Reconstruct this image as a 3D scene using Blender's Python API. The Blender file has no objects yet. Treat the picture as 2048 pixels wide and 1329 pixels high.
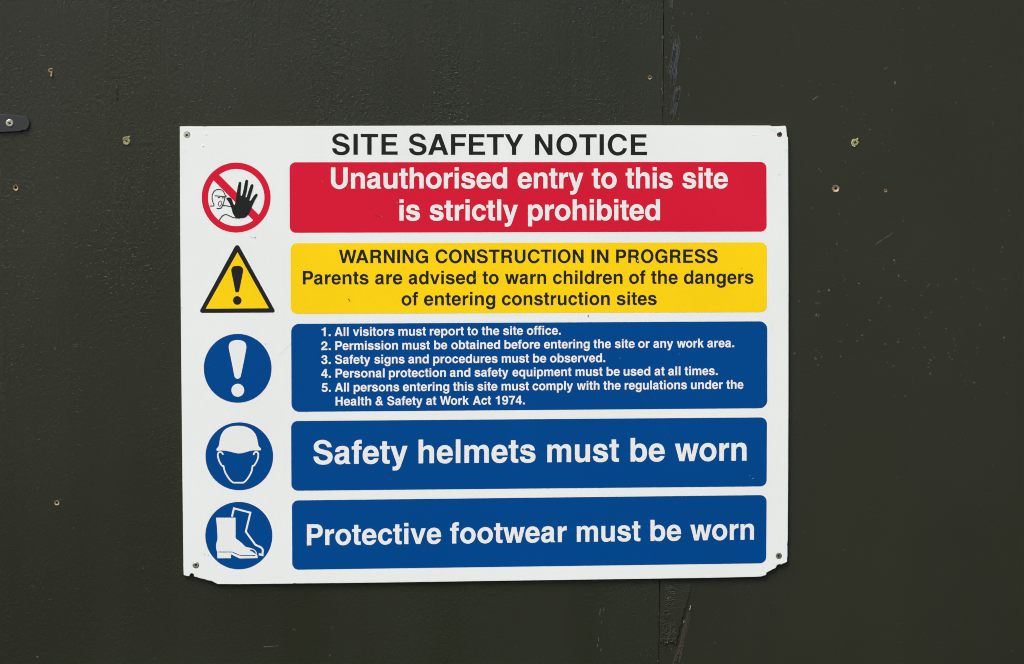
import bpy, math, random
from mathutils import Vector, Euler
from mathutils.geometry import tessellate_polygon

# ------------------------------------------------------------------ camera, world, sun, exposure
S = bpy.context.scene
COL = S.collection
cam_d = bpy.data.cameras.new('camera')
cam = bpy.data.objects.new('camera', cam_d)
COL.objects.link(cam)
CAM_LOC = Vector((-0.153656, -2.462920, 1.639173))
CAM_ROT = Euler((1.5232715, 0.0034724, -0.0723613), 'XYZ')
FPX = 5000.0                       # focal length in pixels of the 2048 px wide photograph
cam.location = CAM_LOC
cam.rotation_euler = CAM_ROT
cam_d.sensor_fit = 'HORIZONTAL'
cam_d.sensor_width = 36.0
cam_d.lens = FPX / 2048.0 * 36.0
cam_d.clip_start = 0.05
cam_d.clip_end = 200.0
S.camera = cam

SUN_EL, SUN_AZ = math.radians(52), math.radians(218)     # azimuth clockwise from +Y
world = bpy.data.worlds.new('World')
S.world = world
world.use_nodes = True
wn = world.node_tree
sky = wn.nodes.new('ShaderNodeTexSky')
sky.sky_type = 'NISHITA'
sky.sun_disc = False
sky.sun_elevation = SUN_EL
sky.sun_rotation = SUN_AZ
sky.air_density = 1.0
sky.dust_density = 4.0
wn.links.new(sky.outputs['Color'], wn.nodes['Background'].inputs['Color'])
wn.nodes['Background'].inputs['Strength'].default_value = 0.10

sun_d = bpy.data.lights.new('sun', 'SUN')
sun_d.energy = 1.1
sun_d.angle = math.radians(24)
sun_d.color = (1.0, 0.97, 0.92)
sun = bpy.data.objects.new('sun', sun_d)
COL.objects.link(sun)
sdir = Vector((math.sin(SUN_AZ) * math.cos(SUN_EL), math.cos(SUN_AZ) * math.cos(SUN_EL), math.sin(SUN_EL)))
sun.rotation_euler = sdir.to_track_quat('Z', 'Y').to_euler()
sun.location = (-2, -3, 4)

S.view_settings.view_transform = 'Standard'
S.view_settings.look = 'None'
S.view_settings.exposure = 0.95
S.view_settings.gamma = 1.0
S.view_settings.use_curve_mapping = False

S.cycles.use_denoising = True
S.cycles.use_adaptive_sampling = False
S.cycles.filter_width = 1.0          # the photograph is crisp

# ------------------------------------------------------------------ helpers
RND = random.Random(7)
_R = CAM_ROT.to_matrix()


def W(px, py, y=0.0):
    """point of the upright plane at depth y that the photograph shows at pixel (px, py)"""
    d = _R @ Vector(((px - 1024.0) / FPX, -(py - 664.5) / FPX, -1.0))
    t = (y - CAM_LOC.y) / d.y
    return CAM_LOC + d * t


def zoomed(pts, ox, oy, s):
    return [(x / s + ox, y / s + oy) for x, y in pts]


def area(c):
    return 0.5 * sum(c[i - 1][0] * c[i][1] - c[i][0] * c[i - 1][1] for i in range(len(c)))


def clean(c):
    o = []
    for p in c:
        if not o or abs(p[0] - o[-1][0]) + abs(p[1] - o[-1][1]) > 1e-6:
            o.append(p)
    if len(o) > 1 and abs(o[0][0] - o[-1][0]) + abs(o[0][1] - o[-1][1]) < 1e-6:
        o.pop()
    return o


def grow(c, d):
    """move a closed contour outward (d > 0) along its own normals"""
    c = clean(c)
    n = len(c)
    sg = 1.0 if area(c) > 0 else -1.0
    out = []
    for i in range(n):
        a, b, e = c[i - 1], c[i], c[(i + 1) % n]
        v1 = Vector((b[0] - a[0], b[1] - a[1])).normalized()
        v2 = Vector((e[0] - b[0], e[1] - b[1])).normalized()
        n1, n2 = Vector((v1.y, -v1.x)), Vector((v2.y, -v2.x))
        m = n1 + n2
        k = 1.0 + n1.dot(n2)
        m = m / k if k > 0.35 else m.normalized() * 1.4
        out.append((b[0] + sg * d * m.x, b[1] + sg * d * m.y))
    return out


def catmull(pts, n=5, closed=True):
    N = len(pts)
    out = []
    for i in range(N if closed else N - 1):
        if closed:
            p0, p1, p2, p3 = pts[i - 1], pts[i], pts[(i + 1) % N], pts[(i + 2) % N]
        else:
            p0, p1, p2, p3 = pts[max(i - 1, 0)], pts[i], pts[i + 1], pts[min(i + 2, N - 1)]
        for k in range(n):
            t = k / n
            out.append(tuple(0.5 * (2 * p1[j] + (p2[j] - p0[j]) * t + (2 * p0[j] - 5 * p1[j] + 4 * p2[j] - p3[j]) * t * t
                                    + (3 * p1[j] - p0[j] - 3 * p2[j] + p3[j]) * t ** 3) for j in (0, 1)))
    if not closed:
        out.append(tuple(pts[-1]))
    return out


def ellipse(cx, cy, rx, ry, n=72, a0=0.0, a1=360.0, tilt=0.0):
    out = []
    full = abs(a1 - a0) >= 360
    for k in range(n if full else n + 1):
        a = math.radians(a0 + (a1 - a0) * k / n)
        x, y = rx * math.cos(a), ry * math.sin(a)
        ct, st = math.cos(math.radians(tilt)), math.sin(math.radians(tilt))
        out.append((cx + x * ct - y * st, cy + x * st + y * ct))
    return out


def stroke(pts, w, cap=True, caps=(True, True)):
    """outline polygon of an open polyline of width w"""
    pts = clean(pts)
    L, Rr = [], []
    n = len(pts)
    h = w / 2
    for i in range(n):
        if i == 0:
            v = Vector(pts[1]) - Vector(pts[0])
        elif i == n - 1:
            v = Vector(pts[-1]) - Vector(pts[-2])
        else:
            v = None
        if v is not None:
            v.normalize()
            m = Vector((-v.y, v.x))
        else:
            v1 = (Vector(pts[i]) - Vector(pts[i - 1])).normalized()
            v2 = (Vector(pts[i + 1]) - Vector(pts[i])).normalized()
            n1, n2 = Vector((-v1.y, v1.x)), Vector((-v2.y, v2.x))
            k = 1 + n1.dot(n2)
            m = (n1 + n2) / k if k > 0.3 else (n1 + n2).normalized() * 1.5
        L.append((pts[i][0] + m.x * h, pts[i][1] + m.y * h))
        Rr.append((pts[i][0] - m.x * h, pts[i][1] - m.y * h))
    def capp(p, v, first):
        o = []
        for k in range(1, 6):
            a = math.pi * k / 6
            n_ = Vector((-v.y, v.x))
            if first:
                q = -n_ * math.cos(a) - v * math.sin(a)
            else:
                q = n_ * math.cos(a) + v * math.sin(a)
            o.append((p[0] + q.x * h, p[1] + q.y * h))
        return o
    out = list(L)
    if cap and caps[1]:
        out += capp(pts[-1], (Vector(pts[-1]) - Vector(pts[-2])).normalized(), False)
    out += Rr[::-1]
    if cap and caps[0]:
        out += capp(pts[0], (Vector(pts[1]) - Vector(pts[0])).normalized(), True)
    return out


def roundrect(tl, tr, br, bl, r, n=8):
    cs = [Vector(p) for p in (tl, tr, br, bl)]
    out = []
    for i in range(4):
        p, a, b = cs[i], cs[i - 1], cs[(i + 1) % 4]
        u, v = (a - p).normalized(), (b - p).normalized()
        c = p + u * r + v * r
        for k in range(n + 1):
            t = math.pi / 2 * k / n
            q = c - v * r * math.cos(t) - u * r * math.sin(t) if False else c - v * (r * math.cos(t)) - u * (r * math.sin(t))
            out.append((q.x, q.y))
    return out


class MB:
    """collects faces for ONE mesh object; several materials allowed"""
    def __init__(self):
        self.v, self.f, self.m, self.sm = [], [], [], []

    def tri(self, pts3, idx, mat=0, smooth=False):
        b = len(self.v)
        self.v += [tuple(p) for p in pts3]
        for t in idx:
            self.f.append([b + i for i in t])
            self.m.append(mat)
            self.sm.append(smooth)

    def face(self, group, y, mat=0):
        """flat face from pixel contours [outer, hole, ...] on the plane at depth y, facing the camera side (-Y)"""
        group = [clean(c) for c in group]
        p3 = [[W(px, py, y) for px, py in c] for c in group]
        flat = [p for c in p3 for p in c]
        tris = tessellate_polygon([[Vector((p.x, p.z, 0)) for p in c] for c in p3])
        good = []
        for t in tris:
            a, b, c = (flat[i] for i in t)
            s = (b.x - a.x) * (c.z - a.z) - (b.z - a.z) * (c.x - a.x)
            if abs(s) < 1e-14:
                continue
            good.append(tuple(t) if s > 0 else (t[0], t[2], t[1]))
        self.tri(flat, good, mat)

    def wall(self, c, y0, y1, mat=0, flip=False, c1=None, smooth=False):
        """side band between contour c at depth y0 and c (or c1) at depth y1"""
        c = list(c)
        c1 = list(c1) if c1 is not None else c
        n = len(c)
        pts = [W(px, py, y0) for px, py in c] + [W(px, py, y1) for px, py in c1]
        q = []
        for i in range(n):
            j = (i + 1) % n
            t = (i, j, n + j, n + i)
            q.append(t[::-1] if flip else t)
        self.tri(pts, q, mat, smooth)

    def slab(self, group, y_back, y_front, bevel=0.0, mat=0, side=None):
        """plate with thickness: bevelled front, sides, back"""
        side = mat if side is None else side
        outer = clean(group[0])
        holes = [clean(h) for h in group[1:]]
        fr = grow(outer, -bevel) if bevel else outer
        self.face([fr] + holes, y_front, mat)
        up = area(outer) > 0                  # pixel y runs down
        yb = y_front + bevel * 0.0005
        if bevel:
            self.wall(outer, yb, y_front, side, flip=up, c1=fr)
        self.wall(outer, y_back, yb if bevel else y_front, side, flip=up)
        for h in holes:
            self.wall(h, y_back, y_front, side, flip=not (area(h) > 0))

    def build(self, name, mats, parent=None, **props):
        me = bpy.data.meshes.new(name)
        me.from_pydata(self.v, [], self.f)
        for m in (mats if isinstance(mats, (list, tuple)) else [mats]):
            me.materials.append(m)
        me.polygons.foreach_set('material_index', self.m)
        me.polygons.foreach_set('use_smooth', self.sm)
        me.update()
        o = bpy.data.objects.new(name, me)
        COL.objects.link(o)
        if parent is not None:
            o.parent = parent
            o.matrix_parent_inverse = parent_matrix(parent).inverted()
        for k, v in props.items():
            o[k] = v
        return o


def parent_matrix(o):
    m = o.matrix_basis.copy()
    return (parent_matrix(o.parent) @ o.matrix_parent_inverse @ m) if o.parent else m


def thing(name, loc, label, category, group=None):
    o = bpy.data.objects.new(name, None)
    o.empty_display_size = 0.02
    COL.objects.link(o)
    o.location = loc
    o['label'] = label
    o['category'] = category
    if group:
        o['group'] = group
    return o


# ------------------------------------------------------------------ materials
def mat(name, col, rough=0.5, spec=0.5, metal=0.0):
    m = bpy.data.materials.new(name)
    m.use_nodes = True
    b = m.node_tree.nodes['Principled BSDF']
    b.inputs['Base Color'].default_value = (*col, 1)
    b.inputs['Roughness'].default_value = rough
    b.inputs['Metallic'].default_value = metal
    b.inputs['Specular IOR Level'].default_value = spec
    return m


def nodes(m):
    return m.node_tree.nodes, m.node_tree.links, m.node_tree.nodes['Principled BSDF']


def noise(N, L, vec, scale, detail=2.0, rough=0.5):
    t = N.new('ShaderNodeTexNoise')
    t.inputs['Scale'].default_value = scale
    t.inputs['Detail'].default_value = detail
    t.inputs['Roughness'].default_value = rough
    L.new(vec, t.inputs['Vector'])
    return t


def ramp(N, L, fac, stops):
    r = N.new('ShaderNodeValToRGB')
    el = r.color_ramp.elements
    while len(el) < len(stops):
        el.new(0.5)
    for e, (p, c) in zip(el, stops):
        e.position = p
        e.color = (*c, 1) if len(c) == 3 else c
    L.new(fac, r.inputs['Fac'])
    return r


def mapping(N, L, scale=(1, 1, 1), loc=(0, 0, 0)):
    tc = N.new('ShaderNodeTexCoord')
    mp = N.new('ShaderNodeMapping')
    mp.inputs['Scale'].default_value = scale
    mp.inputs['Location'].default_value = loc
    L.new(tc.outputs['Object'], mp.inputs['Vector'])
    return mp.outputs['Vector']


def print_mat(name, col, rough=0.42, spec=0.13, var=0.04, grain=0.05):
    """ink on plastic: slight fading in large patches and a fine grain"""
    m = mat(name, col, rough, spec)
    N, L, b = nodes(m)
    v = mapping(N, L)
    big = noise(N, L, v, 7.0, 3.0)
    fine = noise(N, L, v, 900.0, 2.0, 0.7)
    r1 = ramp(N, L, big.outputs['Fac'], [(0.3, tuple(c * (1 - var) for c in col)), (0.7, tuple(min(1, c * (1 + var)) for c in col))])
    r2 = ramp(N, L, fine.outputs['Fac'], [(0.3, (1 - grain,) * 3), (0.7, (1 + 0,) * 3)])
    mx = N.new('ShaderNodeMixRGB')
    mx.blend_type = 'MULTIPLY'
    mx.inputs['Fac'].default_value = 1.0
    L.new(r1.outputs['Color'], mx.inputs['Color1'])
    L.new(r2.outputs['Color'], mx.inputs['Color2'])
    L.new(mx.outputs['Color'], b.inputs['Base Color'])
    bp = N.new('ShaderNodeBump')
    bp.inputs['Strength'].default_value = 0.06
    bp.inputs['Distance'].default_value = 0.0004
    L.new(noise(N, L, v, 350.0, 3.0).outputs['Fac'], bp.inputs['Height'])
    L.new(bp.outputs['Normal'], b.inputs['Normal'])
    return m


def paint_mat(name, col, rough, spec, bump, scale, seed, streak, pimple, stretch, lap):
    """dark roller-applied paint on plywood"""
    m = mat(name, col, rough, spec)
    N, L, b = nodes(m)
    v = mapping(N, L, loc=(seed, seed * 0.7, seed * 0.3))
    vs = mapping(N, L, scale=(9, 9, 0.8), loc=(seed, 0, 0))
    big = noise(N, L, v, 4.0, 4.0)
    mott = ramp(N, L, big.outputs['Fac'], [(0.3, tuple(c * 0.88 for c in col)), (0.7, tuple(c * 1.12 for c in col))])
    L.new(mott.outputs['Color'], b.inputs['Base Color'])
    st = noise(N, L, vs, 1.0, 3.0)
    rr = ramp(N, L, st.outputs['Fac'], [(0.3, (rough - streak,) * 3), (0.7, (rough + streak,) * 3)])
    L.new(rr.outputs['Color'], b.inputs['Roughness'])
    vv = mapping(N, L, scale=(1, 1, stretch), loc=(seed, 0, seed))       # laid off up and down with the roller
    n1 = noise(N, L, vv, scale, 2.0, 0.6)
    n2 = noise(N, L, vv, scale * 2.7, 2.0, 0.6)
    pim = ramp(N, L, noise(N, L, v, scale * 1.3, 1.0).outputs['Fac'], [(0.64, (0, 0, 0)), (0.78, (pimple,) * 3)])
    add0 = N.new('ShaderNodeMath')
    add0.operation = 'MULTIPLY_ADD'
    add0.inputs[1].default_value = 0.6
    L.new(n2.outputs['Fac'], add0.inputs[0])
    L.new(n1.outputs['Fac'], add0.inputs[2])
    add = N.new('ShaderNodeMath')
    add.operation = 'ADD'
    grain = noise(N, L, mapping(N, L, scale=(150, 150, 5), loc=(seed, 0, 0)), 1.0, 3.0, 0.6)      # plywood grain telegraphing through
    add1 = N.new('ShaderNodeMath')
    add1.operation = 'MULTIPLY_ADD'
    add1.inputs[1].default_value = lap
    L.new(grain.outputs['Fac'], add1.inputs[0])
    L.new(add0.outputs['Value'], add1.inputs[2])
    L.new(add1.outputs['Value'], add.inputs[0])
    L.new(pim.outputs['Color'], add.inputs[1])
    # how strongly the orange-peel stands out varies from patch to patch
    pv = noise(N, L, v, 9.0, 2.0)
    pr = ramp(N, L, pv.outputs['Fac'], [(0.3, (bump * 0.6,) * 3), (0.7, (bump * 1.3,) * 3)])
    bp = N.new('ShaderNodeBump')
    bp.inputs['Distance'].default_value = 0.0016
    # thicker coat towards the top of the sheet, rubbed thinner lower down
    tc = N.new('ShaderNodeTexCoord')
    sx = N.new('ShaderNodeSeparateXYZ')
    L.new(tc.outputs['Object'], sx.inputs['Vector'])
    mr = N.new('ShaderNodeMapRange')
    mr.inputs['From Min'].default_value = 1.15
    mr.inputs['From Max'].default_value = 1.80
    mr.inputs['To Min'].default_value = 0.65
    mr.inputs['To Max'].default_value = 1.15
    L.new(sx.outputs['Z'], mr.inputs['Value'])
    mm = N.new('ShaderNodeMath')
    mm.operation = 'MULTIPLY'
    L.new(pr.outputs['Color'], mm.inputs[0])
    L.new(mr.outputs['Result'], mm.inputs[1])
    L.new(mm.outputs['Value'], bp.inputs['Strength'])
    L.new(add.outputs['Value'], bp.inputs['Height'])
    L.new(bp.outputs['Normal'], b.inputs['Normal'])
    return m


def fibre_mat(name, dark, light, rough=0.5, sx=900.0, sz=25.0):
    m = mat(name, light, rough, 0.5)
    N, L, b = nodes(m)
    v = mapping(N, L, scale=(sx, sx, sz))
    n = noise(N, L, v, 1.0, 4.0, 0.7)
    r = ramp(N, L, n.outputs['Fac'], [(0.35, dark), (0.65, light)])
    L.new(r.outputs['Color'], b.inputs['Base Color'])
    bp = N.new('ShaderNodeBump')
    bp.inputs['Strength'].default_value = 0.6
    bp.inputs['Distance'].default_value = 0.0006
    L.new(n.outputs['Fac'], bp.inputs['Height'])
    L.new(bp.outputs['Normal'], b.inputs['Normal'])
    return m


def metal_mat(name, dark, light, rough=0.4, metal=0.85):
    m = mat(name, light, rough, 0.5, metal)
    N, L, b = nodes(m)
    v = mapping(N, L)
    n = noise(N, L, v, 700.0, 4.0, 0.7)
    r = ramp(N, L, n.outputs['Fac'], [(0.35, dark), (0.6, light)])
    L.new(r.outputs['Color'], b.inputs['Base Color'])
    return m


M_PAINT_A = paint_mat('green_black_paint_rough', (0.0180, 0.0214, 0.0112), 0.34, 0.36, 0.36, 430.0, 3.0, 0.11, 1.5, 0.5, 0.9)
M_PAINT_B = paint_mat('green_black_paint_smooth', (0.0200, 0.0228, 0.0122), 0.44, 0.28, 0.17, 480.0, 11.0, 0.06, 0.7, 0.7, 0.6)
M_SCUFF = mat('pale_paint_scuff', (0.115, 0.120, 0.112), 0.6, 0.4)
M_SCUFF_GLINT = mat('grey_scuff_and_glint', (0.052, 0.057, 0.053), 0.55, 0.5)  # grey scuffs, and painted glints on the torn fibres
M_WOOD = fibre_mat('bare_plywood', (0.24, 0.17, 0.09), (0.56, 0.45, 0.28), 0.7, 1500, 400)
M_TORN = fibre_mat('grey_torn_fibres', (0.016, 0.019, 0.017), (0.050, 0.057, 0.057), 0.40)  # torn fibres streaked from near-black to grey
M_TROUGH = fibre_mat('brown_torn_fibres', (0.010, 0.010, 0.006), (0.042, 0.038, 0.024), 0.6)
M_WHITE = print_mat('white_sign_plastic', (0.785, 0.832, 0.805), 0.45, 0.2, 0.02, 0.03)
M_EDGE = mat('cut_plastic_edge', (0.72, 0.71, 0.60), 0.6, 0.2)
M_RED = print_mat('red_print', (0.645, 0.0075, 0.034))
M_YEL = print_mat('yellow_print', (0.945, 0.645, 0.002))
M_BLU = print_mat('blue_print', (0.0001, 0.0625, 0.262), 0.42, 0.05)
M_BLK = print_mat('black_print', (0.0140, 0.0155, 0.0145))
M_LET = print_mat('white_lettering', (0.775, 0.815, 0.79), 0.45, 0.2, 0.01, 0.03)
M_SPECK = mat('dark_dirt', (0.02, 0.018, 0.012), 0.8, 0.2)
M_BROWN = mat('brown_dirt', (0.07, 0.05, 0.025), 0.8, 0.2)
M_SCRBLU = mat('scraped_blue', (0.16, 0.24, 0.55), 0.6, 0.2)
M_FAINTBLU = mat('faint_scratch_in_blue', (0.018, 0.105, 0.33), 0.5, 0.1)
M_FAINTRED = mat('faint_scratch_in_red', (0.70, 0.030, 0.065), 0.5, 0.1)
M_FAINTYEL = mat('faint_scratch_in_yellow', (0.95, 0.71, 0.06), 0.5, 0.1)
M_FAINTWHT = mat('faint_scratch_in_white', (0.60, 0.64, 0.62), 0.5, 0.1)
M_ZINC = metal_mat('pale_zinc', (0.36, 0.35, 0.26), (0.70, 0.69, 0.58), 0.42)
M_DULL = metal_mat('dull_zinc', (0.16, 0.16, 0.11), (0.36, 0.36, 0.27), 0.5)
M_BRASSY = metal_mat('yellow_zinc', (0.30, 0.29, 0.09), (0.56, 0.55, 0.23), 0.5, 0.6)
M_RUST = metal_mat('rusted_steel', (0.03, 0.022, 0.016), (0.22, 0.14, 0.085), 0.8, 0.2)
M_RECESS = mat('dark_recess', (0.02, 0.02, 0.016), 0.7, 0.3)  # near-black colour of screw recesses and hole walls
M_IRON = metal_mat('black_coated_iron', (0.013, 0.015, 0.017), (0.021, 0.024, 0.028), 0.55, 0.0)

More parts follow.
